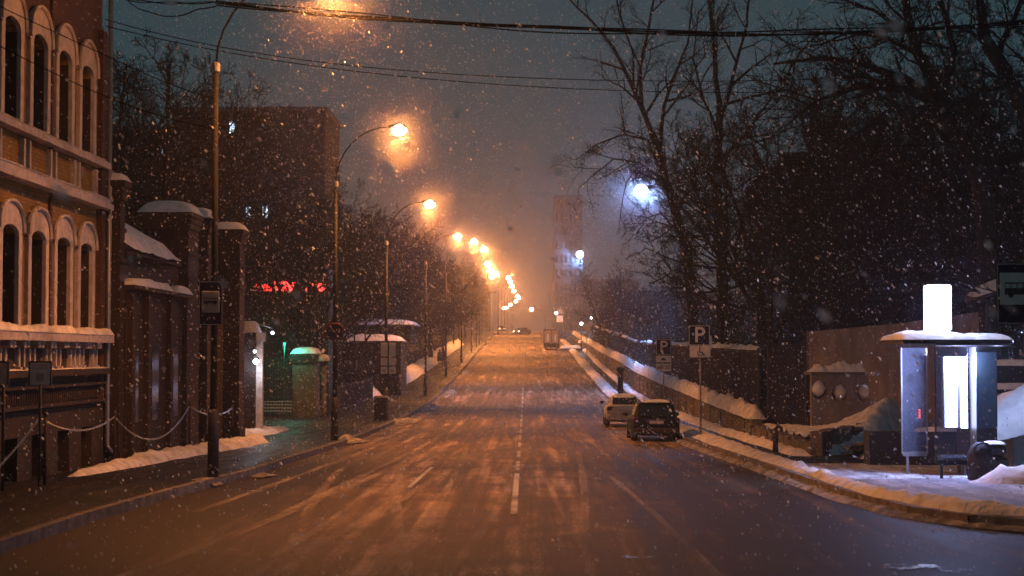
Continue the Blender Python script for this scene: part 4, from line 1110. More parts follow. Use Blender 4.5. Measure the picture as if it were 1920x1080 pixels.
def jag(x, y): return zt + .102
nx_ = 46; rows = []
for jv in range(9):
    v = jv / 8; row = []
    for iu in range(nx_ + 1):
        u = iu / nx_; x = x0 - .05 + (x1 - x0 + .1) * u
        hh = .10 + .62 * max(0, fbm(x * 1.9 + 3, v * .6, 5) - .28) ** .8 + .14 * (fbm(x * 9, v * 3) - .5)
        hh *= min(1, v * 5, (1 - v) * 5 + .1) * min(1, u * 12, (1 - u) * 12)
        row.append((x, yb - .05 + 1.25 * v, zt + .104 + max(0, hh)))
    rows.append(row)
mb.add([p for r in rows for p in r], [(a * (nx_ + 1) + b_, a * (nx_ + 1) + b_ + 1, (a + 1) * (nx_ + 1) + b_ + 1, (a + 1) * (nx_ + 1) + b_) for a in range(8) for b_ in range(nx_)])
mb.build('snow', 'snow', t, True)
for i, (c_, r_) in enumerate(cs):
    mb = MB(); loops = []
    for j in range(9):
        th = math.pi * (j + .05) / 8.1 - math.pi / 2
        loops.append([(c_.x + (.03 if i else -.02) + r_ * .86 * math.cos(th) * math.cos(w) * (.75 + .5 * fbm(w + i * 3, j * .7)), yb + .12 + .3 * math.cos(th) * math.sin(w), c_.z + .05 + r_ * 1.1 * math.sin(th) * (.8 + .3 * fbm(w * 1.3 + i, j))) for w in [2 * math.pi * k / 14 for k in range(14)]])
    mb.loft(loops); mb.build('snow_clump', 'snow', t, True)
MB().box(x0, x1, yb + 1.3, yb + 1.4, z0, zt).build('back_wall', 'granite_dark', t)
t = thing('dark_wall', 'dark plain wall panel between the tree trunks and the beige wall', 'wall', (9.6, 64, sz(64)))
a, c = at(1440, 655, 64), at(1516, 640, 61.4); mb = MB(); mb.loft([[(a.x, 64, 0), (a.x, 64.3, 0), (a.x, 64.3, a.z), (a.x, 64, a.z)], [(c.x, 61.4, 0), (c.x, 61.7, 0), (c.x, 61.7, c.z), (c.x, 61.4, c.z)]]); o = mb.build('wall', 'building_dark', t); fix_normals(o)
# tall fence behind the parapet
ft = [(66, 3.15), (90, 3.4), (111, 3.65), (140, 4.0), (170, 5.0), (205, 6.0), (237, 7.0), (300, 9)]
def fh(y): return float(np.interp(y, [a for a, _ in ft], [b_ for _, b_ in ft])) - sz(y)
t = fence('tall black railing with snow on its top rail behind the low right wall', [(9.0, 66), (9.0, 111), (9.3, 237)], fh, .22, name='iron_railing')
mb = MB(); rg = random.Random(4); y = 66.2
while y < 225:
    L = .5 + .8 * rg.random(); 
    if rg.random() < (.92 if y < 100 else .55):
        mb = MB(); snow_cap(mb, 8.88 + (y - 66) * .0018, 9.14 + (y - 66) * .0018, y, y + L, sz(y) + fh(y) + .02, .16 + .08 * rg.random(), 4, 5, 2.5, y)
        mb.build('rail_snow', 'snow', t, True)
    y += L + .12
# backing hedge bank of dark evergreen-less shrubs is added with trees

# ================================================================== RIGHT: bus shelter
sx, sy = 9.0, 37.4
Z = lambda py: at(0, py, 37.6).z
X = lambda px, d=37.6: at(px, 665, d).x
t = thing('bus_shelter', 'glass bus shelter with snowy roof and glowing white panels', 'bus shelter', (sx, sy, sz(37)))
mb = MB(); mb.bbox(X(1672), X(1872), 36.5, 38.9, Z(649), Z(638), .03); mb.build('roof', 'bin_dark', t)
mb = MB(); mb.box(X(1672), X(1733), 36.47, 36.497, Z(650), Z(645)); mb.build('roof_trim', 'trim_white', t)
mb = MB(); snow_cap(mb, X(1670), X(1812), 36.45, 38.95, Z(638) + .002, .15, 26, 12, 8, 2, .6); snow_cap(mb, X(1800), X(1876), 36.45, 38.95, Z(638) + .002, .12, 16, 12, 6, 9, .6); mb.build('roof_snow', 'snow', t, True)
def panel(name, xa, xb, y, z0, z1, legs=True, fm='galvanised'):
    mb = MB(); mb.box(xa, xb, y, y + .012, z0, z1); gp = mb.build(name, 'glass_clear', t)
    f = MB(); w = .025
    f.box(xa - w, xa, y - .02, y + .03, z0 - .05, z1); f.box(xb, xb + w, y - .02, y + .03, z0 - .05, z1); f.box(xa, xb, y - .02, y + .03, z0 - .10, z0); 
    if legs: f.box(xa + .08, xa + .13, y - .02, y + .03, sz(y) - .05, z0 - .1)
    f.build('frame', fm, gp); return gp
panel('glass_panel', X(1706), X(1752), 38.4, Z(850), Z(652))
panel('glass_panel', X(1754, 36.8), X(1814, 36.8), 36.8, at(0, 862, 36.8).z, at(0, 652, 36.8).z, fm='pole_base')
mb = MB(); mb.bbox(X(1766), X(1813), 37.5, 37.72, Z(803), Z(668), .02); ad = mb.build('ad_case', 'galvanised', t)
mb = MB(); mb.box(X(1769), X(1791), 37.47, 37.497, Z(800), Z(673)); mb.box(X(1798), X(1812), 37.47, 37.497, Z(802), Z(673)); mb.build('lit_panel', 'ad_panel', ad)
mb = MB(); mb.box(X(1816), X(1854), 37.0, 38.7, sz(37) - .05, Z(651)); mb.build('side_column', 'granite_dark', t)
mb = MB(); mb.box(X(1816), X(1854), 36.97, 36.997, Z(800), Z(660)); mb.build('side_panel', 'building_haze_tint', t)
mb = MB(); mb.box(X(1762), X(1812), 37.6, 38.1, sz(37) + .42, sz(37) + .48); mb.box(X(1765), X(1769), 37.7, 38, sz(37), sz(37) + .42); mb.box(X(1808), X(1812), 37.7, 38, sz(37), sz(37) + .42); mb.build('bench', 'galvanised', t)
mb = MB()
for k in range(4): mb.box(X(1736.5), X(1739.5), 38.35, 38.37, Z(772 + 4.5 * k), Z(769.5 + 4.5 * k))
mb.build('led_display', 'led_red', t)
t2 = thing('lightbox', 'blazing white rounded light box standing on the shelter roof', 'lightbox', (X(1750), 37.2, Z(630)))
mb = MB(); mb.bbox(X(1729), X(1772), 37.0, 37.4, Z(620), Z(537), .025); mb.build('glow_body', 'lightbox', t2)
mb = MB(); mb.box(X(1735), X(1738), 37.15, 37.2, Z(637), Z(620)); mb.box(X(1763), X(1766), 37.15, 37.2, Z(637), Z(620)); mb.build('bracket', 'pole_base', t2)
add_light('shelter_light', (X(1790), 37.0, Z(668) - .1), (.46, .55, 1.0), 900, t, .12)
add_light('cabinet_fill_light', (X(1862), 37.4, Z(654) - .1), (.50, .58, 1.0), 150, bpy.data.objects['bus_shelter'], .1)  # fill light added to brighten the cabinet snow; no fitting there
# bins beside
for k, (px, w, h, lab) in enumerate(((1836, 24, 62, 'round black litter bin nearest the lit glass panel'), (1864, 22, 66, 'square dark litter bin with snow on its lid right of the shelter'))):
    c = X(px, 36.3); w_ = w / 88; t = thing('street_bin', lab, 'bin', (c, 36.3, sz(36)), 'bins by the shelter')
    mb = MB()
    if k == 0: mb.lathe((c, 36.3, sz(36)), [(w_ * .8, 0), (w_, .05), (w_, .55), (w_ * .75, .72), (w_ * .3, .82)], 18)
    else: mb.bbox(c - w_, c + w_, 36.1, 36.6, sz(36), sz(36) + .5, .05)
    mb.build('body', 'bin_dark', t, k == 0)
    mb = MB()
    if k == 0: mb.tube([(c + w_ * .7 * math.cos(q_), 36.3 - w_ * .8, sz(36) + .62 + .2 * math.sin(q_)) for q_ in np.linspace(0, 6.28, 18)], .025, 5)
    else: mb.bbox(c - w_ - .0, c + w_ - .04, 36.12, 36.58, sz(36) + .51, sz(36) + .78, .08); 
    mb.build('lid', 'granite_dark', t)
    if k: mb = MB(); snow_cap(mb, c - w_ + .02, c + w_ - .06, 36.12, 36.58, sz(36) + .782, .07, 8, 6, 3, 2); mb.build('snow', 'snow', t, True)
# box with big snow cap, right edge
t = thing('utility_cabinet', 'pale utility cabinet buried under a big snow cap at the right edge', 'cabinet', (10.9, 39, sz(39)))
a = X(1888, 39); mb = MB(); mb.bbox(a, a + 1.6, 38.6, 39.6, sz(39), sz(39) + .95, .03); mb.build('body', 'plate_pale', t)
mb = MB(); snow_cap(mb, a - .75, a + 1.8, 38.3, 40.6, lambda x, y: sz(39) + .75 + .25 * min(1, max(0, (x - a + .5))), .95, 22, 14, 2, 3, .3); mb.build('snow', 'snow', t, True)
mb = MB(); berm(mb, [(X(1820, 35.2), 35.6, .4, .3), (X(1880, 35.2), 35.4, 1, 1), (12, 35.2, 1.2, 1.2), (14, 35, 1, 1)], 1.2, .42, 13, zf=lambda x, y: sz(y) + .03)
snow_stuff('corner_snow_pile', mb, 'snow')
# snowy ledges behind on right
t = thing('snowy_steps', 'snow-covered masonry ledges behind the bins right of the shelter', 'steps', (11.8, 46, sz(46)))
mb = MB(); P = [(1856, 1900, 672, 686, 46), (1850, 1925, 722, 730, 45)]
for a_, b_, p1_, p2_, d in P: mb.box(at(a_, 0, d).x, at(b_, 0, d).x + 1.5, d, d + 1.2, 0, at(0, p2_, d).z)
mb.build('block', 'building_dark', t)
mb = MB()
for a_, b_, p1_, p2_, d in P: snow_cap(mb, at(a_, 0, d).x - .05, at(b_, 0, d).x + 1.5, d - .05, d + 1.2, at(0, p2_, d).z + .002, .16, 16, 6, 4, d, .2)
mb.build('snow', 'snow', t, True)
mb = MB(); a_, c_ = at(1815, 560, 50), at(1880, 540, 47)
t = thing('porch_canopy', 'sloping snow-covered porch roof left of the bus stop sign', 'canopy', (12.8, 48, 4.5))
mb.loft([[(a_.x, 49, a_.z), (a_.x, 50.5, a_.z + .1), (a_.x, 50.5, a_.z - .05), (a_.x, 49, a_.z - .08)], [(a_.x + 2.6, 49, a_.z + .75), (a_.x + 2.6, 50.5, a_.z + .85), (a_.x + 2.6, 50.5, a_.z + .7), (a_.x + 2.6, 49, a_.z + .65)]]); o = mb.build('roof', 'roof_dark', t); fix_normals(o)
mb = MB(); snow_cap(mb, a_.x, a_.x + 2.6, 48.95, 50.5, lambda x, y: a_.z + .02 + (x - a_.x) * .29, .32, 16, 8, 4, 3, .15); mb.build('snow', 'snow', t, True)
mb = MB(); 
for xx in (a_.x + .3, a_.x + 2.3): mb.box(xx, xx + .12, 49.1, 49.22, sz(49) - .1, a_.z + (xx - a_.x) * .28 - .05)
mb.build('post', 'pole_base', t)

# ================================================================== BUILDINGS BEHIND
def block(name, label, x0, x1, y0, y1, z0, z1, m, cols, rows, lit=(), sill=.0, ww=.55, wh=.55, roof='roof_dark', side=None, cat='building'):
    t = thing(name, label, cat, ((x0 + x1) / 2, (y0 + y1) / 2, z0))
    mb = MB(); mb.box(x0, x1, y0, y1, z0, z1)
    w = mb.build('wall', m, t)
    mb = MB(); mb.box(x0 - .3, x1 + .3, y0 - .3, y1 + .3, z1 + .002, z1 + .35); mb.build('roof', roof, t)
    cw = (x1 - x0) / cols; rh = (z1 - z0 - 1) / rows
    for r_ in range(rows):
        for c_ in range(cols):
            xa = x0 + cw * (c_ + .5 - ww / 2); xb = x0 + cw * (c_ + .5 + ww / 2); za = z0 + .8 + rh * (r_ + .25); zb_ = za + rh * wh
            f = MB(); q = .10
            f.box(xa - q, xb + q, y0 - .08, y0 - .002, za - q, za); f.box(xa - q, xb + q, y0 - .06, y0 - .002, zb_, zb_ + q)
            f.box(xa - q, xa, y0 - .06, y0 - .002, za, zb_); f.box(xb, xb + q, y0 - .06, y0 - .002, za, zb_); f.box((xa + xb) / 2 - .04, (xa + xb) / 2 + .04, y0 - .05, y0 - .003, za, zb_)
            wn_ = f.build('window', m, t)
            pm_ = dict(lit).get((r_, c_), 'glass_dark')
            MB().box(xa, xb, y0 - .02, y0 - .003, za, zb_).build('pane', pm_, wn_)
    return t
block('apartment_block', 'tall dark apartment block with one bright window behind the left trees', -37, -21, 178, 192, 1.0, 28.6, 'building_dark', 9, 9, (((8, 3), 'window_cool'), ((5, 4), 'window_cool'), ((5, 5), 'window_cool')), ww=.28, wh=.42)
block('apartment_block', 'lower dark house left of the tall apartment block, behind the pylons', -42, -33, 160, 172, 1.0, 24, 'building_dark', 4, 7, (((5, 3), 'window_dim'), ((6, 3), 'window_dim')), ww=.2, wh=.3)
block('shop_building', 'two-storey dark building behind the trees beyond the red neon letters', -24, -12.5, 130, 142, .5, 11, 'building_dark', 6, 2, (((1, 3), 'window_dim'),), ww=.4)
t = thing('neon_sign', 'glowing red neon shop letters high on the dark yard building behind the trees', 'neon sign', (-13.4, 96.9, 6.9))
def neon(txt, px, size, z=537, sx=1.0):
    c = at(px, z, 96.9); o = text_mesh(txt, size, 'neon_red', 'letters', t, .03, extrude=.03, sx=sx); o.location = Vector((c.x, 96.9, c.z)) - t.location
neon('\u0418\u0438\u0410', 499, .66, 538); neon('\u042fV', 537, .66, 538, sx=1.15); neon('.', 573, .9, 535); neon('\u00b0', 589, .7, 541); neon('G', 603, .62, 539)
wl_ = [(585, 466, 110, 'window_warm', 'tiny warm light among the left trees above the red neon letters', .16), (668, 469, 128, 'window_dim', 'tiny cool light right of the second lamp post among the trees', .14)]
for px, py, d, m_, lab, r_ in wl_:
    c = at(px, py, d); t = thing('window_light', lab, 'light', c, 'small lights behind the trees'); mb = MB(); mb.ellip(c, r_, .05, r_ * .8); mb.build('glow_glass', m_, t, True)
    mb = MB(); mb.box(c.x - .25, c.x + .25, d + .06, d + .1, c.z - .3, c.z + .3); mb.build('frame', 'building_dark', t)
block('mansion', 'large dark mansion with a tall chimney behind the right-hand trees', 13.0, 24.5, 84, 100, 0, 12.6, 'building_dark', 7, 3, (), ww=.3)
t = thing('chimney', 'tall dark square chimney rising from the mansion roof', 'chimney', (20, 86, 12.5))
a, c = at(1706, 210, 86), at(1735, 210, 86); mb = MB(); mb.box(a.x, c.x, 86, 86.8, 12.96, a.z - .15); mb.build('shaft', 'brick_red', t); mb = MB(); mb.box(a.x - .08, c.x + .08, 85.92, 86.88, a.z - .148, a.z); mb.build('cap', 'brick_dark', t)
mb = MB(); a, c = at(1600, 510, 72), at(1800, 498, 72); 
t = thing('porch_roof', 'faint snow-dusted flat roof in front of the mansion above the shelter', 'roof', ((a.x + c.x) / 2, 73, a.z))
mb.box(a.x, c.x, 72, 75, a.z - .15, a.z); mb.build('slab', 'building_dark', t)
mb = MB(); snow_cap(mb, a.x, c.x, 72, 75, a.z + .002, .20, 20, 5, 6, 3, .3); mb.build('snow', 'dirty_snow', t, True)
mb = MB()
for xx in (a.x + .3, c.x - .5): mb.box(xx, xx + .25, 72.3, 72.55, 0, a.z - .152)
mb.build('post', 'building_dark', t)
block('tower_block', 'tall tower block tinted to fade into the snow haze right of the road', 9.6, 18.8, 560, 590, 8.5, 55, 'building_haze_tint', 6, 10, (), ww=.4)
c = at(1088, 476, 556); wall_lamp('bright cool floodlight high on the far tower block', Vector((c.x, 559.0, c.z)), 1.2, 14000, 'lamp_white', (.45, .6, 1.0))
for k, (x0, x1, y0, y1, h, lab) in enumerate(((-40, -14, 330, 350, 14, 'long dim building behind the trees left of the lamp row'), (-30, -10.5, 520, 550, 15, 'faint building at the far left end of the road'), (14, 40, 300, 325, 8, 'dark building behind the trees right of the far wall'), (10, 40, 600, 640, 18, 'faintest building at the far right end of the road'))):
    block('street_building', lab, x0, x1, y0, y1, sz(y0) - 1, sz(y0) + h, 'building_dark' if k != 1 else 'building_haze_tint', 7, 4, (), ww=.4)
# small far white lamps
for px, py, d, r_, w, lab in ((1090, 607, 228, .20, 60, 'small white lamp on a post left of the pointed sign'), (1108.5, 596, 235, .13, 30, 'smallest white lamp directly above the pointed sign'), (1043, 587, 288, .24, 60, 'white lamp beside the stacked far signs')):
    c = at(px, py, d); t = thing('lamp_post', lab, 'lamp', (c.x, d, sz(d)), 'small white post lamps on the right')
    mb = MB(); mb.tube([(c.x, d, sz(d) - .2), (c.x, d, c.z - r_)], .05, 6); mb.build('post', 'pole_base', t)
    mb = MB(); mb.ellip(c, r_, r_, r_); mb.build('globe', 'lamp_white', t, True); add_light('lamp_glow', (c.x, d - r_ - .2, c.z - .1), (.7, .82, 1), w, t, .1)

# ================================================================== VEHICLES
def car_body(kind):
    """returns stations (y, zlow, zbelt, halfw) and greenhouse stations; rear at y=0, front at +L"""
    if kind == 'suv':
        L, H, hw = 4.5, 1.66, .92
        body = [(0, .42, .80, .78), (.06, .34, .95, .86), (.25, .30, 1.02, .90), (.9, .24, 1.04, hw), (2.2, .22, 1.02, hw), (3.2, .22, 1.0, hw), (3.9, .26, .95, .90), (4.35, .34, .82, .84), (4.5, .42, .66, .72)]
        gh = [(.10, 1.00, 1.02, .80, .66), (.42, 1.02, 1.58, .84, .64), (.75, 1.03, 1.655, .85, .64), (2.2, 1.02, 1.66, .85, .63), (2.7, 1.01, 1.58, .84, .62), (3.35, 1.0, 1.04, .82, .72)]
    else:
        L, H, hw = 4.6, 1.44, .90
        body = [(0, .45, .82, .74), (.07, .36, .98, .83), (.25, .30, 1.03, .87), (.9, .24, .99, hw), (2.2, .22, .95, hw), (3.3, .22, .93, hw), (4.0, .26, .86, .87), (4.45, .34, .74, .80), (4.6, .42, .60, .70)]
        gh = [(.72, .97, 1.0, .76, .62), (1.15, .98, 1.30, .80, .60), (1.55, .97, 1.42, .80, .58), (2.3, .95, 1.44, .80, .57), (2.75, .94, 1.36, .79, .57), (3.5, .92, .95, .76, .64)]
    return L, H, hw, body, gh
def make_car(name, label, kind, paint, group=None, snow=True, plate_txt=None):
    L, H, hw, body, gh = car_body(kind)
    t = thing(name, label, 'car', (0, 0, 0), group)
    def sec(y, zl, zb, w):
        pts = [(-.55 * w, zl), (-.92 * w, zl + .03), (-w, zl + .16), (-w * 1.0, (zl + zb) * .52), (-w * .985, zb - .14), (-w * .93, zb - .03), (-w * .80, zb)]
        pts += [(-x, z) for x, z in reversed(pts)]
        return [(x, y, z) for x, z in pts]
    mb = MB(); mb.loft([sec(*s_) for s_ in body]); bd = mb.build('body', paint, t, False); fix_normals(bd)
    m_ = bd.modifiers.new('bev', 'BEVEL'); m_.width = .03; m_.segments = 2; m_.limit_method = 'ANGLE'; m_.angle_limit = R(25)
    def gsec(y, zb, zr, wb, wr):
        pts = [(-wb, zb - .05), (-(wb * .35 + wr * .65), zb + (zr - zb) * .65), (-wr, zr - .035), (-wr * .8, zr), ]
        pts += [(-x, z) for x, z in reversed(pts)]
        return [(x, y, z) for x, z in pts]
    mb = MB(); mb.loft([gsec(*s_) for s_ in gh]); cb = mb.build('cabin', paint, t, False); fix_normals(cb)
    def glassq(mb, p, off):
        mb.add(p, [(0, 1, 2, 3)])
    # rear window lying 6mm proud of the rear slope
    (y0, zb0, zr0, wb0, wr0), (y1, zb1, zr1, wb1, wr1) = gh[0], gh[1]
    def on(tt, u):
        y = y0 + (y1 - y0) * tt; zr = zr0 + (zr1 - zr0) * tt; w = wr0 + (wr1 - wr0) * tt
        return (u * (w * .92), y - .018, zr + .012)
    mb = MB()
    if kind == 'suv':
        mb.add([on(.02, -1.08), on(.02, 1.08), on(.88, .97), on(.88, -.97)], [(0, 1, 2, 3)])
        (ya, _, za, _, wa), (yb, _, zb_, _, wb_) = gh[0], gh[1]
    else:
        mb.add([on(.06, -1.0), on(.06, 1.0), on(1, .98), on(1, -.98)], [(0, 1, 2, 3)])
        (ya, _, za, _, wa), (yb, _, zb_, _, wb_) = gh[1], gh[2]
        mb.add([(-wa * .90, ya - .018, za + .012), (wa * .90, ya - .018, za + .012), (wb_ * .86, yb - .06, zb_ - .01), (-wb_ * .86, yb - .06, zb_ - .01)], [(0, 1, 2, 3)])
    mb.build('rear_window', 'glass_dark', t)
    for sgn in (-1, 1):
        mb = MB()
        for k0, k1 in ((1, 2), (2, 3), (3, 4)):
            A, B = gh[k0], gh[k1]
            def q(G, f):
                wb, wr, zb, zr = G[3], G[4], G[1], G[2]
                if f < .65: x = wb + (wb * .35 + wr * .65 - wb) * (f / .65 * 1.0); z = (zb - .05) + ((zb + (zr - zb) * .65) - (zb - .05)) * f / .65
                else: x = (wb * .35 + wr * .65) + (wr - (wb * .35 + wr * .65)) * (f - .65) / .35; z = zb + (zr - zb) * .65 + (zr - .035 - zb - (zr - zb) * .65) * (f - .65) / .35
                return x + .008, z
            (xa, za_), (xb, zb2), (xc, zc), (xd, zd) = q(A, .14), q(B, .14), q(B, .85), q(A, .85)
            pad = .05
            mb.add([(sgn * xa, A[0] + pad, za_), (sgn * xb, B[0] - pad, zb2), (sgn * xc, B[0] - pad, zc), (sgn * xd, A[0] + pad, zd)], [(0, 1, 2, 3)])
        mb.build('side_window', 'glass_dark', t)
    A, B = gh[4], gh[5]
    mb = MB(); mb.add([(-A[4] * .9, A[0] + .03, A[2] + .0), (A[4] * .9, A[0] + .03, A[2] + .0), (B[4] * .95, B[0] - .02, B[2] + .03), (-B[4] * .95, B[0] - .02, B[2] + .03)], [(0, 1, 2, 3)]); mb.build('windscreen', 'glass_dark', t)
    # wheels
    for sgn in (-1, 1):
        for y in (.85, L - .90):
            mb = MB(); mb.tube([(sgn * (hw - .22), y, .33), (sgn * (hw - .20), y, .33), (sgn * (hw - .01), y, .33), (sgn * (hw + .005), y, .33)], [.29, .335, .335, .30], 20); w_ = mb.build('wheel', 'rubber', t)
            mb = MB(); mb.tube([(sgn * (hw + .006), y, .33), (sgn * (hw + .016), y, .33)], [.2, .17], 14); mb.build('rim', 'rim_metal', w_)
    # lights
    for sgn in (-1, 1):
        mb = MB()
        if kind == 'suv':
            mb.bbox(min(sgn * .70, sgn * .885), max(sgn * .70, sgn * .885), .02, .30, .78, 1.0, .03)
        else:
            pts = [(sgn * .50, .93), (sgn * .80, .96), (sgn * .86, .80), (sgn * .66, .76)]
            mb.prism(pts, 'y', .0, .32)
        o = mb.build('tail_light', 'tail_red', t); fix_normals(o)
        mb = MB(); mb.bbox(min(sgn * .55, sgn * .8), max(sgn * .55, sgn * .8), L - .22, L - .05, .60, .74, .03); mb.build('headlight_glass', 'chrome', t)
        mb = MB(); ym = gh[4][0] + .25; mb.bbox(min(sgn * (hw + .0), sgn * (hw + .2)), max(sgn * (hw + .0), sgn * (hw + .2)), ym, ym + .12, 1.0, 1.14, .03); mb.build('mirror', 'bin_dark', t)
    mb = MB(); mb.bbox(-hw * .93, hw * .93, -.09, .22, .34, .58, .05); bp = mb.build('bumper', paint if kind != 'suv' else 'bin_dark', t)
    mb = MB(); mb.bbox(-hw * .8, hw * .8, -.07, .1, .26, .335, .02); mb.build('bumper_skirt', 'rubber', bp)
    zpl = .80 if kind == 'suv' else .66
    mb = MB(); mb.bbox(-.27, .27, -.035 if kind == 'suv' else -.03, .06, zpl - .06, zpl + .06, .01); mb.build('licence_plate', 'sign_back', t)
    mb = MB(); mb.box(-.32, .32, -.01, .08, zpl + .09, zpl + .115); mb.build('trim_strip', 'chrome', t)
    if kind == 'suv':
        mb = MB(); mb.bbox(-.6, .6, .30, .52, 1.575, 1.62, .015); mb.build('spoiler', paint, t)
        mb = MB(); mb.tube([(.0, .11, 1.06), (.32, .14, 1.10)], .012, 5); mb.build('wiper', 'rubber', t)
        for sgn in (-1, 1):
            mb = MB(); mb.tube([(sgn * .60, .7, 1.68), (sgn * .61, .8, 1.71), (sgn * .60, 2.5, 1.71), (sgn * .59, 2.6, 1.68)], .018, 6); mb.build('roof_rail', 'chrome', t)
    if snow:
        y0s, y1s = (gh[1][0] + .03, gh[3][0] + .3); w_ = gh[2][4] * .84
        def zr(x, y): return float(np.interp(y, [g_[0] for g_ in gh], [g_[2] for g_ in gh])) + .001
        mb = MB(); snow_cap(mb, -w_, w_, y0s, y1s, zr, .06, 14, 14, 5, 2, .2); mb.build('roof_snow', 'snow', t, True)
    return t
suv = make_car('parked_car', 'black hatchback-style off-roader seen from behind, nearest car at the right kerb', 'suv', 'car_black', 'cars on the street')
suv.location = (at(1231, 700, 62.6).x, 62.6, rz(64) - .02); suv.scale = (.96, .95, .89); suv.rotation_euler = (math.atan((rz(66.5) - rz(62.5)) / 4), 0, R(0))
sedan = make_car('parked_car', 'silver saloon parked directly in front of the black car', 'sedan', 'car_silver', 'cars on the street', snow=True)
sedan.location = (at(1172.5, 700, 78).x, 78, rz(79) - .02); sedan.rotation_euler = (0, 0, R(-1))
for (px, d, rot, lab, m_) in ((979, 352, R(148), 'small oncoming car with glowing headlights at the top of the road', 'car_far'), (940, 430, R(185), 'faint dark red car beyond the oncoming car at the left kerb', 'car_far')):
    c = at(px, 640, d)
    t = thing('moving_car', lab, 'car', (c.x, d, rz(d)), 'cars on the street')
    t.rotation_euler = (0, 0, rot)
    def B(mb, name, m2, par=None):   # local build
        me = bpy.data.meshes.new(name); me.from_pydata(mb.v, [], mb.f); me.materials.append(MAT[m2]); o = bpy.data.objects.new(name, me); COL.objects.link(o); o.parent = par or t; return o
    L, H, hw, body, gh = car_body('sedan')
    mb = MB(); mb.loft([[(-w_, y - 2.3, zl), (-w_, y - 2.3, zb - .1), (-w_ * .85, y - 2.3, zb), (w_ * .85, y - 2.3, zb), (w_, y - 2.3, zb - .1), (w_, y - 2.3, zl)] for y, zl, zb, w_ in body]); B(mb, 'body', m_)
    mb = MB(); mb.loft([[(-a_, y - 2.3, zb), (-c_, y - 2.3, zr_), (c_, y - 2.3, zr_), (a_, y - 2.3, zb)] for y, zb, zr_, a_, c_ in gh]); B(mb, 'cabin', 'glass_dark')
    mb = MB(); mb.loft([[(-c_ , y - 2.3, zr_ + .02), (c_, y - 2.3, zr_ + .02)] for y, zb, zr_, a_, c_ in gh[1:5]], caps=False, closed=False); B(mb, 'roof', m_)
    for sgn in (-1, 1):
        mb = MB(); mb.ellip((sgn * .62, 2.26, .68), .16, .06, .12); B(mb, 'headlight', 'headlight')
        for y in (-1.45, 1.4):
            mb = MB(); mb.tube([(sgn * .7, y, .33), (sgn * .9, y, .33)], .33, 12); B(mb, 'wheel', 'rubber')
# truck
c = at(1033.5, 650, 236)
t = thing('box_truck', 'small box truck parked at the right kerb, seen square from behind', 'truck', (c.x, 236, rz(236)), )
x0, x1 = at(1019, 0, 236).x, at(1048, 0, 236).x; z = rz(236); zt = at(0, 618, 236).z
mb = MB(); mb.box(x0, x1, 236.02, 241, z + .75, zt); mb.build('cargo_box', 'truck_frame', t)
mb = MB()
for a_, b_ in ((x0, x0 + .12), ((x0 + x1) / 2 - .05, (x0 + x1) / 2 + .05), (x1 - .12, x1)): mb.box(a_, b_, 235.95, 236.0, z + .95, zt)
mb.box(x0, x1, 235.95, 236.0, zt - .12, zt + .02); mb.build('rear_frame', 'truck_frame', t)
for s0, s1 in ((x0 + .12, (x0 + x1) / 2 - .05), ((x0 + x1) / 2 + .05, x1 - .12)):
    mb = MB(); mb.box(s0, s1, 235.97, 236.01, z + .96, zt - .12); dd = mb.build('rear_door', 'truck_door', t)
    mb = MB(); mb.box((s0 + s1) / 2 - .08, (s0 + s1) / 2 + .12, 235.93, 235.965, z + 1.2, z + 2.2); mb.build('door_hardware', 'plate_pale', dd)
mb = MB(); mb.box(x0, x1, 235.9, 236.5, z + .32, z + .93); mb.build('bumper', 'rubber', t)
mb = MB()
for s0 in (x0 + .35, x1 - 1.0): mb.box(s0, s0 + .65, 235.86, 235.895, z + .18, z + .30)
mb.build('reflector', 'trim_white', t)
for sgn in (x0 + .15, x1 - .4):
    mb = MB(); mb.tube([(sgn, 237, z + .42), (sgn + .25, 237, z + .42)], .42, 14); mb.build('wheel', 'rubber', t)
mb = MB(); mb.bbox(x0 + .1, x1 - .1, 241.1, 242.9, z + .4, z + 2.2, .15); mb.build('cab', 'truck_door', t)
# snow covered barrier lit white
t = thing('snowy_barrier', 'low white-lit snow-covered barrier reaching from the truck to the right wall', 'barrier', (6.5, 232, sz(232)))
a, c = at(1049, 0, 230).x, at(1089, 0, 230).x; z = sz(230)
mb = MB(); mb.box(a, c, 230, 230.4, z - .3, z + .25); mb.box(c - .25, c, 230.4, 234, z - .2, z + 1.0); mb.build('rail', 'concrete', t)
mb = MB(); snow_cap(mb, a, c, 229.9, 230.6, z + .252, .45, 18, 5, 5, 3, .3); snow_cap(mb, c - .32, c + .02, 229.9, 234, z + 1.0, .4, 5, 12, 5, 5, .2); mb.build('snow', 'snow', t, True)
add_light('barrier_lamp', (at(1088, 606, 226).x, 226.5, z + 3.3), (.75, .88, 1), 160, [o for o in bpy.data.objects if o.get('label') == 'small white lamp on a post left of the pointed sign'][0], .1)

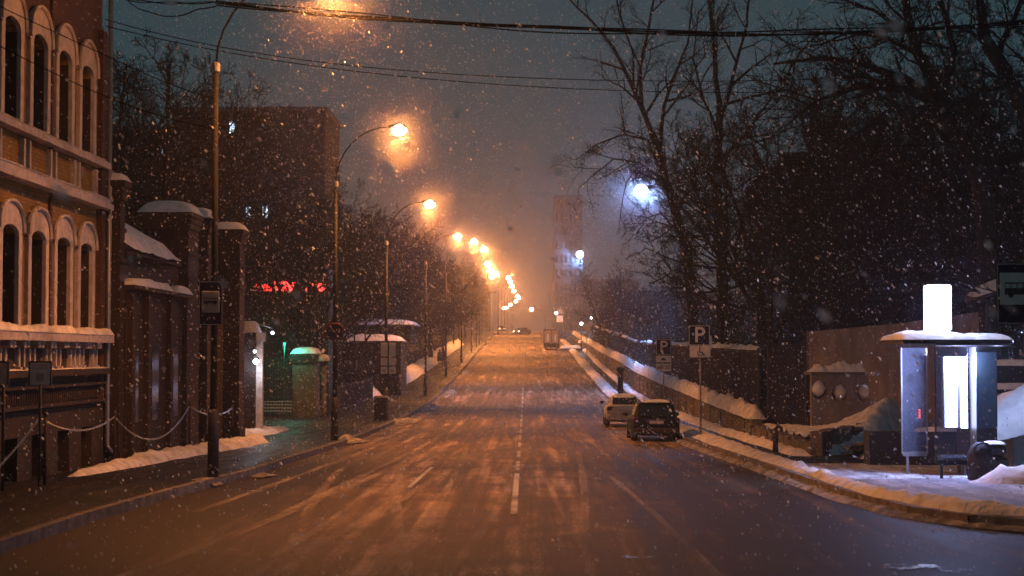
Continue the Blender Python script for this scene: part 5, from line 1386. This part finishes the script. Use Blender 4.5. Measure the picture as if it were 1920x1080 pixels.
# ================================================================== PEOPLE (far down the left pavement)
def person(label, x, y, h=1.74, face=0.0, coat=1.0, step=.12):
    z = sz(y); t = thing('person', label, 'person', (x, y, z), 'pedestrians on the left pavement')
    me = bpy.data.meshes.new('body'); k = h / 1.74
    J = {'pel': (0, 0, .95), 'chest': (0, .01, 1.30), 'neck': (0, .015, 1.48), 'head': (0, .03, 1.60), 'top': (0, .03, 1.70),
         'lh': (-.10, 0, .90), 'lk': (-.11, step, .50), 'la': (-.11, step * .6, .09), 'lt': (-.11, step * .6 + .14, .04),
         'rh': (.10, 0, .90), 'rk': (.11, -step * .3, .50), 'ra': (.11, -step * 1.3, .11), 'rt': (.11, -step * 1.3 + .14, .04),
         'ls': (-.19, .01, 1.40), 'le': (-.25, -.03, 1.13), 'lw': (-.25, .05, .90), 'lf': (-.25, .08, .80),
         'rs': (.19, .01, 1.40), 're': (.25, .0, 1.13), 'rw': (.25, .10, .92), 'rf': (.25, .13, .82)}
    E = [('pel', 'chest'), ('chest', 'neck'), ('neck', 'head'), ('head', 'top'), ('pel', 'lh'), ('lh', 'lk'), ('lk', 'la'), ('la', 'lt'), ('pel', 'rh'), ('rh', 'rk'), ('rk', 'ra'), ('ra', 'rt'),
         ('chest', 'ls'), ('ls', 'le'), ('le', 'lw'), ('lw', 'lf'), ('chest', 'rs'), ('rs', 're'), ('re', 'rw'), ('rw', 'rf')]
    Rr = {'pel': .17 * coat, 'chest': .19 * coat, 'neck': .07, 'head': .10, 'top': .075, 'lh': .10, 'lk': .07, 'la': .05, 'lt': .04, 'rh': .10, 'rk': .07, 'ra': .05, 'rt': .04, 'ls': .09, 'le': .06, 'lw': .05, 'lf': .04, 'rs': .09, 're': .06, 'rw': .05, 'rf': .04}
    names = list(J); me.from_pydata([tuple(c * k for c in J[n_]) for n_ in names], [(names.index(a), names.index(b_)) for a, b_ in E], [])
    o = bpy.data.objects.new('body', me); COL.objects.link(o); o.parent = t
    md = o.modifiers.new('skin', 'SKIN'); 
    sv = me.skin_vertices[0].data
    for i, n_ in enumerate(names): sv[i].radius = (Rr[n_] * k, Rr[n_] * k * .85); sv[i].use_root = (n_ == 'pel')
    ss = o.modifiers.new('sub', 'SUBSURF'); ss.levels = 1; ss.render_levels = 2
    me.materials.append(MAT['coat_dark'])
    def B(mb, name, m2):
        m_ = bpy.data.meshes.new(name); m_.from_pydata(mb.v, [], mb.f); m_.materials.append(MAT[m2]); m_.polygons.foreach_set('use_smooth', [True] * len(m_.polygons)); q = bpy.data.objects.new(name, m_); COL.objects.link(q); q.parent = t; return q
    mb = MB(); mb.lathe((0, 0, .52 * k), [(.27 * k * coat, 0), (.25 * k * coat, .2), (.20 * k * coat, .45), (.24 * k * coat, .75), (.22 * k, .88), (.09 * k, .97)], 14); B(mb, 'coat', 'coat_dark')
    mb = MB(); mb.ellip((0, .03 * k, 1.64 * k), .115 * k, .125 * k, .125 * k, 12, 8); B(mb, 'hat', 'coat_dark')
    t.rotation_euler = (0, 0, face); return t
c1, c2 = at(824.5, 680, 181), at(831.5, 680, 183)
person('person in a long dark coat and hat, the left one of the walking pair', c1.x, 181, 1.72, 0, 1.15)
person('person in a dark coat walking beside the lamp pole, the right one of the pair', c2.x, 183, 1.80, 0, 1.05, .16)

# ================================================================== TREES
def branch(S, p, d, L, r, lv, rg, maxlv, up=.1, nseg=None, kink=.22, fork=1.0, minr=.010):
    n = nseg or (5 if lv < 2 else 3)
    pts = [p.copy()]; rr = [r]; cur = p.copy(); dd = d.normalized()
    for i in range(n):
        dd = (dd + Vector((rg.gauss(0, kink), rg.gauss(0, kink), rg.gauss(0, kink * .6) + up)) * (.6 + .2 * lv)).normalized() if i else dd
        cur = cur + dd * (L / n); pts.append(cur.copy()); rr.append(max(minr * .6, r * (1 - .75 * (i + 1) / n)))
    S.tube(pts, rr, 7 if lv == 0 else 5 if lv == 1 else 4 if lv == 2 else 3, caps=False)
    if lv >= maxlv: return
    grow(S, pts, rr, L, lv, rg, maxlv, up, kink, fork, minr)
def grow(S, pts, rr, L, lv, rg, maxlv, up, kink, fork, minr, t0=.2):
    n = len(pts) - 1
    k = max(2, int(fork * (7 if lv == 0 else 6 if lv == 1 else 5 if lv == 2 else 4)))
    for i in range(k):
        t = t0 + (1 - t0) * ((i + rg.random()) / k); f = t * n; q = min(n - 1, int(f)); u = f - q
        P = pts[q].lerp(pts[q + 1], u); T = (pts[q + 1] - pts[q]).normalized(); rad = rr[q] + (rr[q + 1] - rr[q]) * u
        ax = T.orthogonal().normalized(); ax = Matrix.Rotation(rg.random() * 2 * math.pi, 3, T) @ ax
        ang = R(rg.uniform(28, 62)); D = (T * math.cos(ang) + ax * math.sin(ang)).normalized()
        l2 = L * rg.uniform(.34, .62) * (1.15 - .55 * t)
        branch(S, P, D, l2, max(minr, min(rad * .8, l2 * .022)), lv + 1, rg, maxlv, up, None, kink, fork, minr)
def tree_mesh(kind, seed, H=16, minr=.012, maxlv=4, fork=1.0):
    rg = random.Random(seed); TR = MB(); S = MB()
    if kind == 'tall':
        r0 = .24; pts = [Vector((0, 0, -.3))]; dd = Vector((0, 0, 1)); rr = [r0 * 1.2]; n = 8
        for i in range(n):
            dd = (dd + Vector((rg.gauss(0, .07), rg.gauss(0, .07), .15))).normalized(); pts.append(pts[-1] + dd * H * .85 / n); rr.append(r0 * (1 - .85 * (i + 1) / n))
        TR.tube(pts, rr, 9); 
        k = int(15 * fork)
        for i in range(k):
            t = .18 + .8 * (i + rg.random()) / k; f = t * n; q = min(n - 1, int(f)); P = pts[q].lerp(pts[q + 1], f - q)
            a = rg.random() * 6.28; el = rg.uniform(.35, .95); D = Vector((math.cos(a), math.sin(a), el)).normalized()
            l2 = H * rg.uniform(.26, .42) * (1.15 - .7 * t)
            branch(S, P, D, l2, max(.03, rr[q] * .5), 1, rg, maxlv, .06, None, .2, fork, minr)
    elif kind == 'spread':
        r0 = .28; hb = H * .22; pts = [Vector((0, 0, -.3)), Vector((.05, 0, hb * .5)), Vector((.1, .05, hb))]; TR.tube(pts, [r0 * 1.25, r0, r0 * .92], 9)
        for i in range(6):
            a = i * 1.05 + rg.random(); D = Vector((math.cos(a) * .6, math.sin(a) * .6, 1)).normalized()
            branch(S, pts[-1], D, H * rg.uniform(.5, .7), r0 * .55, 0, rg, maxlv, .08, 6, .16, fork, minr)
    else:  # shrub: many stems
        for i in range(11):
            a = rg.random() * 6.28; D = Vector((math.cos(a) * .55, math.sin(a) * .55, 1)).normalized()
            (TR if i < 2 else S)
            branch(S, Vector((rg.gauss(0, .3), rg.gauss(0, .3), -.1)), D, H * rg.uniform(.55, .95), .045, 1, rg, maxlv, .05, 5, .16, fork, minr)
        TR.tube([Vector((0, 0, -.2)), Vector((.05, .05, H * .3))], [.06, .04], 6)
    return TR, S
def make_tree(name, label, kind, seed, loc, H, group, minr=.012, maxlv=4, fork=1.0, m='bark', cat='tree'):
    TR, S = tree_mesh(kind, seed, H, minr, maxlv, fork)
    t = thing(name, label, cat, (0, 0, 0), group)
    TR.build('trunk', m, t, True); S.build('crown', m, t, True); t.location = loc
    return t
GL = 'bare trees behind the left pavement'
protos = []
rg = random.Random(21)
labsL = ['bare tree rising behind the widest snow-capped pylon', 'bare tree between the pylons and the nearest lamp post', 'dense bare tree directly behind the nearest lamp post', 'bare tree above the low pier with orange-lit snow', 'bare tree above the green iron gate', 'broad bare tree over the red neon letters',
         'bare tree just left of the second lamp post', 'bare tree just right of the second lamp post', 'bare tree below and left of the second lamp', 'bare tree behind the pavilion with snowy roof edges', 'bare tree directly behind the third lamp post', 'bare tree between the third and fourth lamp posts',
         'orange-lit bare tree right of the fourth lamp post', 'bare tree behind the walking pair', 'bare tree just beyond the walking pair', 'orange-hazed bare tree below the fifth lamp', 'orange-hazed bare tree below the sixth lamp', 'bare tree under the cluster of merging lamps', 'farther bare tree under the merging lamps', 'last clearly visible bare tree of the left row']
spots = [(-15.5, 62), (-17, 72), (-18.5, 80), (-19.5, 87), (-18, 98), (-20, 112), (-12.2, 96), (-16.5, 104), (-12.0, 104), (-15, 118), (-12.2, 112), (-12.4, 131), (-12.6, 146), (-13.4, 164), (-10.4, 188), (-12.2, 200), (-10.4, 220), (-12, 242), (-10.5, 270), (-11, 310)]
kinds = [('tall', 3, 17), ('spread', 5, 16), ('tall', 11, 16), ('spread', 17, 15)]
for i, (x, y) in enumerate(spots):
    lab = labsL[i]
    if i < 4:
        k_, s_, H_ = kinds[i]; t = make_tree('bare_tree', lab, k_, s_, (x, y, sz(y) - .1), H_, GL, .013, 4, 1.25); protos.append(t)
    else:
        sc = rg.uniform(.85, 1.05) * (1.0 if y < 180 else .9)
        t = dup(protos[(i * 3 + i // 4) % 4], lab, (x, y, sz(y) - .1), rg.random() * 6.28, sc)
back = [(-19, 64, 'bare tree high behind the gatehouse roof'), (-22, 74, 'bare tree left of the tall apartment block'), (-24, 92, 'bare tree hiding the middle of the apartment block'), (-20, 88, 'bare tree under the bright apartment window'), (-25, 112, 'bare tree at the right edge of the apartment block'), (-17, 94, 'bare tree over the entrance pier lamps, set back'), (-22, 125, 'bare tree beside the shop building'), (-13.5, 62.5, 'bare tree over the low brick pier, nearer the street'), (-15.5, 128, 'bare tree in front of the red letters building edge'), (-14.5, 150, 'bare tree deep behind the pavilion'), (-15, 175, 'bare tree deep behind the fifth lamp post'), (-12.4, 170, 'slim bare tree left of the walking pair'), (-9.9, 205, 'slim bare tree by the pavement beyond the pair'), (-9.9, 236, 'slim bare tree at the pavement below the merging lamps')]
for i, (x, y, lab) in enumerate(back):
    sc = rg.uniform(.95, 1.12) if x < -13 else .62
    dup(protos[(i * 3 + 1) % 4], lab, (x, y, sz(y) - .1), rg.random() * 6.28, sc)
# right side
GR = 'bare trees on the right'
labsR = ['dense bare tree just right of the leaning tree', 'tall bare tree behind the P signs', 'bare tree above the iron railing end', 'bare tree in front of the dark mansion', 'bare tree filling the top right sky left of the chimney', 'bare tree left of the big right-hand tree', 'bare tree far down the right side above the pointed sign', 'bare tree beyond the railing near the cool street lamp', 'bare tree farthest along the right wall', 'bare tree at the top right corner', 'bare tree behind the far end of the railing']
spr = [(11.6, 96, 0, 1.1), (11.2, 78, 1, 1.05), (12.0, 68, 2, 1.05), (15.5, 76, 3, 1.15), (14.5, 66, 1, 1.0), (16.0, 58, 3, 1.05), (11.0, 190, 2, .8), (11.5, 130, 0, .62), (11, 250, 1, .8), (15.5, 48, 0, .95), (12, 160, 3, .62)]
for i, (x, y, k, sc) in enumerate(spr):
    t = dup(protos[k], labsR[i], (x, y, sz(y) - .1), rg.random() * 6.28, sc); t['group'] = GR
# shrubs
sh = make_tree('bare_shrub', 'bare bushy shrub behind the railing below the leaning tree', 'shrub', 7, (10.6, 92, sz(92)), 5.5, 'bare shrubs behind the railing', .010, 4, 1.1, cat='shrub')
sh2 = None
shl = [((10.8, 72), 'bare shrub behind the near end of the railing', .9), ((11.5, 80), 'bare shrub above the smaller P sign', 1.1), ((10.6, 104), 'bare shrub above the pay station pillar', 1.15), ((10.8, 116), 'bare shrub just left of the smaller P sign in the distance', 1.15), ((11, 130), 'bare shrub midway along the railing', 1.1), ((11.3, 146), 'bare shrub behind the far half of the railing', 1.05), ((11.3, 165), 'bare shrub right of the pointed sign', 1.0), ((11.5, 185), 'bare shrub behind the pointed sign', 1.0), ((12.5, 90), 'taller bare shrub between the two P signs', 1.35), ((13, 74), 'taller bare shrub right of the larger P sign', 1.3), ((14.5, 70), 'bare shrub behind the dark wall panel', 1.2), ((12.6, 108), 'taller bare shrub behind the silver car', 1.4), ((12.8, 125), 'taller bare shrub deeper behind the railing', 1.4)]
for i, ((x, y), lab, sc) in enumerate(shl): dup(sh, lab, (x, y, sz(y)), rg.random() * 6.28, sc)
for i, ((x, y), lab, sc) in enumerate([((-13, 68), 'bare shrub behind the low brick pier', .8), ((-14, 76), 'bare shrub in the dark behind the green gate', .9), ((-12.5, 108), 'bare shrub beside the pavilion', .7), ((-17, 104), 'bare shrub under the red neon letters', 1.2), ((-12, 142), 'bare shrub beyond the pavilion', .9), ((-13, 176), 'bare shrub left of the walking pair', .7)]):
    t = dup(sh, lab, (x, y, sz(y)), rg.random() * 6.28, sc); t['group'] = 'bare shrubs behind the left pavement'

def hero(name, label, limbs, d, seed, maxlv=4, fork=1.0, minr=.013, jitter=1.2):
    """limbs: list of (pixel polyline, r0, r1, depth offset at tip)"""
    rg = random.Random(seed); TR = MB(); S = MB()
    base = at(*limbs[0][0][0], d); base.z = sz(d) - .1
    for k, (px, r0, r1, dz) in enumerate(limbs):
        n = len(px); pts = [at(x, y, d + dz[0] + (dz[1] - dz[0]) * i / (n - 1)) for i, (x, y) in enumerate(px)]
        if k == 0: pts.insert(0, Vector((pts[0].x + .2, pts[0].y, sz(d) - .2)))
        # refine
        P2 = [];
        for i in range(len(pts) - 1):
            P2.append(pts[i]); P2.append(pts[i].lerp(pts[i + 1], .5) + Vector((rg.gauss(0, .05), rg.gauss(0, .05), rg.gauss(0, .03))))
        P2.append(pts[-1]); m_ = len(P2); rr = [r0 + (r1 - r0) * (i / (m_ - 1)) for i in range(m_)]
        (TR if k == 0 else S).tube(P2, rr, 8 if k == 0 else 6)
        L = sum((P2[i + 1] - P2[i]).length for i in range(m_ - 1))
        if k > 0: grow(S, P2, rr, min(L, 6.5), 1, rg, maxlv, .04, .2, fork * 1.5, minr, .12)
    t = thing(name, label, 'tree', base, 'bare trees on the right')
    TR.build('trunk', 'bark', t, True); S.build('crown', 'bark', t, True); return t
hero('leaning_tree', 'leaning bare tree with drooping branches in front of the cool street lamp', [
    ([(1300, 640), (1288, 470), (1262, 380), (1240, 300), (1222, 250)], .36, .20, (0, 0)),
    ([(1222, 250), (1203, 200), (1180, 150), (1150, 90), (1110, 40), (1060, -10)], .17, .05, (0, 1)),
    ([(1203, 200), (1200, 130), (1215, 60), (1230, -20)], .14, .06, (0, -1)),
    ([(1240, 280), (1245, 200), (1262, 150), (1290, 80), (1300, -10)], .14, .05, (0, 1.5)),
    ([(1222, 250), (1190, 180), (1188, 100), (1160, 20), (1150, -20)], .10, .04, (0, -1.5)),
    ([(1248, 330), (1215, 262), (1170, 252), (1120, 270), (1080, 300)], .09, .02, (0, -2)),
    ([(1250, 345), (1200, 305), (1150, 298), (1110, 330), (1085, 352)], .075, .015, (0, -1)),
    ([(1262, 380), (1235, 340), (1190, 320), (1170, 360), (1160, 430)], .07, .015, (0, -2.5)),
    ([(1270, 400), (1300, 330), (1330, 280), (1360, 200)], .10, .03, (0, 2)),
    ([(1280, 440), (1240, 400), (1210, 410), (1190, 450)], .06, .015, (0, -1.5)),
    ([(1262, 380), (1290, 380), (1330, 370), (1370, 390)], .06, .02, (0, 2))], 98, 41, fork=.85)
hero('forked_tree', 'straight forked bare tree right of the leaning tree against the night sky', [
    ([(1350, 640), (1350, 460), (1346, 300), (1350, 200)], .26, .17, (0, 0)),
    ([(1350, 200), (1340, 100), (1330, 0), (1325, -40)], .15, .07, (0, 0)),
    ([(1350, 230), (1375, 140), (1400, 50), (1415, -30)], .12, .05, (0, 1)),
    ([(1348, 260), (1320, 190), (1300, 110), (1310, 20)], .09, .03, (0, -1)),
    ([(1350, 300), (1400, 250), (1450, 180), (1490, 90)], .10, .03, (0, 1)),
    ([(1350, 350), (1310, 300), (1280, 250)], .07, .02, (0, -1)),
    ([(1350, 380), (1400, 340), (1440, 320)], .06, .02, (0, 1))], 86, 43, fork=.9)
hero('big_tree', 'massive dark tree with arching boughs behind the bus shelter', [
    ([(1856, 620), (1850, 470), (1838, 330), (1800, 250), (1765, 190)], .34, .24, (0, 0)),
    ([(1765, 190), (1700, 150), (1620, 120), (1540, 110), (1450, 120)], .17, .03, (0, -2)),
    ([(1765, 190), (1720, 100), (1700, 20), (1690, -40)], .19, .10, (0, 0)),
    ([(1780, 210), (1700, 170), (1620, 160), (1530, 190), (1470, 240)], .13, .02, (0, -1)),
    ([(1800, 250), (1740, 200), (1660, 210), (1590, 260), (1550, 300)], .10, .02, (0, -2.5)),
    ([(1765, 190), (1790, 100), (1770, 20), (1760, -40)], .13, .06, (0, 1.5)),
    ([(1838, 330), (1880, 270), (1920, 230)], .10, .04, (0, 0)),
    ([(1700, 60), (1640, 20), (1560, -10)], .08, .02, (0, -1)),
    ([(1820, 290), (1740, 230), (1700, 240), (1650, 290)], .07, .02, (0, 1)),
    ([(1740, 110), (1660, 70), (1560, 60), (1480, 60)], .08, .02, (0, 2))], 50, 47, fork=.9, minr=.011)
hero('corner_tree', 'dark tree leaning in from the top right corner of the photo', [
    ([(1990, 560), (1970, 400), (1930, 230), (1900, 160), (1850, 80)], .32, .2, (0, 0)),
    ([(1850, 80), (1840, 20), (1830, -40)], .16, .08, (0, 0)),
    ([(1870, 110), (1900, 40), (1925, -30)], .12, .05, (0, 1)),
    ([(1860, 90), (1820, 60), (1770, 40), (1700, 60)], .08, .02, (0, -1)),
    ([(1900, 160), (1840, 170), (1780, 200), (1740, 250)], .07, .015, (0, -1)),
    ([(1930, 230), (1880, 290), (1840, 310)], .06, .02, (0, 0)),
    ([(1890, 150), (1830, 130), (1770, 140)], .06, .02, (0, -1.5))], 47, 53, fork=.9, minr=.011)
# paired thin trunks by the dark wall
for px, d, lab in ((1417, 66.5, 'left of the paired thin dark trunks by the railing end'), (1440, 65.2, 'right of the paired thin dark trunks by the railing end')):
    c = at(px, 755, d); t = thing('thin_tree', lab, 'tree', (c.x, d, sz(d)), GR)
    mb = MB(); c.z = sz(d); mb.tube([c + Vector((0, 0, -.2)), c + Vector((.1, 0, 2)), c + Vector((.15, .1, 6))], [.15, .12, .08], 8); mb.build('trunk', 'bark', t, True)
    S = MB(); rq = random.Random(int(px)); branch(S, c + Vector((.15, .1, 6)), Vector((.1, 0, 1)), 6, .08, 1, rq, 4, .05, 6, .12, 1.0, .012); S.build('crown', 'bark', t, True)

# ================================================================== SNOWFALL
def snowfall(n, seed):
    rs = np.random.RandomState(seed)
    u = rs.rand(n); d = (3.0 ** 1.9 + u * (125 ** 1.9 - 3.0 ** 1.9)) ** (1 / 1.9)
    hx = .33 * d + 3; x = (rs.rand(n) * 2 - 1) * hx; z = -.2 + rs.rand(n) * np.minimum(15.5, 4 + .26 * d + 1)
    z = z + np.where(z < np.interp(d, _gd, _gz) + .2, .6, 0)
    r = .0038 + .0115 * rs.rand(n) ** 4
    r = r * np.clip(d / 20, .45, 1.35)
    x = np.concatenate([x, rs.rand(70) * 3.2 - 1.6]); dn = 3.2 + rs.rand(70) * 6; d = np.concatenate([d, dn]); x[-70:] *= dn / 4.5; z = np.concatenate([z, 3 + (rs.rand(70) * .8 + .02) * dn * .3]); r = np.concatenate([r, .006 + .006 * rs.rand(70)]); n = n + 70
    # extra fine flakes clustered round each lamp, added to form its glowing halo
    q = []
    for (lx_, ly_, lz_), m_, sg_ in HALO_FLAKES:
        v = rs.normal(0, 1, (m_, 3)); v /= np.linalg.norm(v, axis=1)[:, None]
        rr_ = .32 + np.abs(rs.normal(0, 1, m_)) * sg_
        q.append(np.array([[lx_, ly_, lz_ - .05]]) + v * rr_[:, None])
    q = np.concatenate(q); k_ = len(q)
    x = np.concatenate([x, q[:, 0]]); d = np.concatenate([d, q[:, 1]]); z = np.concatenate([z, q[:, 2]])
    r = np.concatenate([r, .0020 + .0042 * rs.rand(k_) ** 3]); n = n + k_
    # body directions: falling slanted
    ang = rs.normal(-.55, .35, n); st = 1.0 + 1.3 * rs.rand(n)
    ax = np.stack([np.sin(ang), rs.normal(0, .2, n), np.cos(ang)], 1); ax /= np.linalg.norm(ax, axis=1)[:, None]
    b = np.cross(ax, np.array([0, 1, 0])); b /= np.linalg.norm(b, axis=1)[:, None]; c = np.cross(ax, b)
    P = np.stack([x, d, z], 1); r_ = r[:, None]
    tw = rs.rand(n) * 6.283; e = b * np.cos(tw)[:, None] + c * np.sin(tw)[:, None]
    a_ = ax * st[:, None]
    V = np.stack([P + a_ * r_, P + a_ * r_ * .45 + e * r_ * .95, P - a_ * r_ * .55 + e * r_ * .8, P - a_ * r_, P - a_ * r_ * .4 - e * r_ * .9, P + a_ * r_ * .5 - e * r_ * .75], 1).reshape(-1, 3)
    F0 = np.array([(0, 1, 5), (1, 2, 5), (2, 4, 5), (2, 3, 4)])
    F = (F0[None] + 6 * np.arange(n)[:, None, None]).reshape(-1, 3)
    me = bpy.data.meshes.new('falling_snow')
    me.vertices.add(len(V)); me.vertices.foreach_set('co', V.astype(np.float32).ravel())
    me.loops.add(F.size); me.loops.foreach_set('vertex_index', F.astype(np.int32).ravel())
    me.polygons.add(len(F)); me.polygons.foreach_set('loop_start', np.arange(0, F.size, 3, dtype=np.int32)); me.polygons.foreach_set('loop_total', np.full(len(F), 3, dtype=np.int32))
    me.update(calc_edges=True); me.materials.append(MAT['snowflake'])
    o = bpy.data.objects.new('falling_snow', me); COL.objects.link(o); o['kind'] = 'stuff'; return o
snowfall(230000, 2)


# ================================================================== HAZE
m = bpy.data.materials.new('haze_air'); m.use_nodes = True; n = m.node_tree.nodes; n.clear()
o_ = n.new('ShaderNodeOutputMaterial'); v_ = n.new('ShaderNodeVolumePrincipled')
v_.inputs['Color'].default_value = (.92, .93, .97, 1); v_.inputs['Density'].default_value = HAZE_DENSITY; v_.inputs['Anisotropy'].default_value = .5
m.node_tree.links.new(v_.outputs[0], o_.inputs['Volume']); MAT['haze_air'] = m
mb = MB(); mb.box(-440, 440, -55, 1620, -2.5, 60); hz = mb.build('haze', 'haze_air'); hz['kind'] = 'stuff'
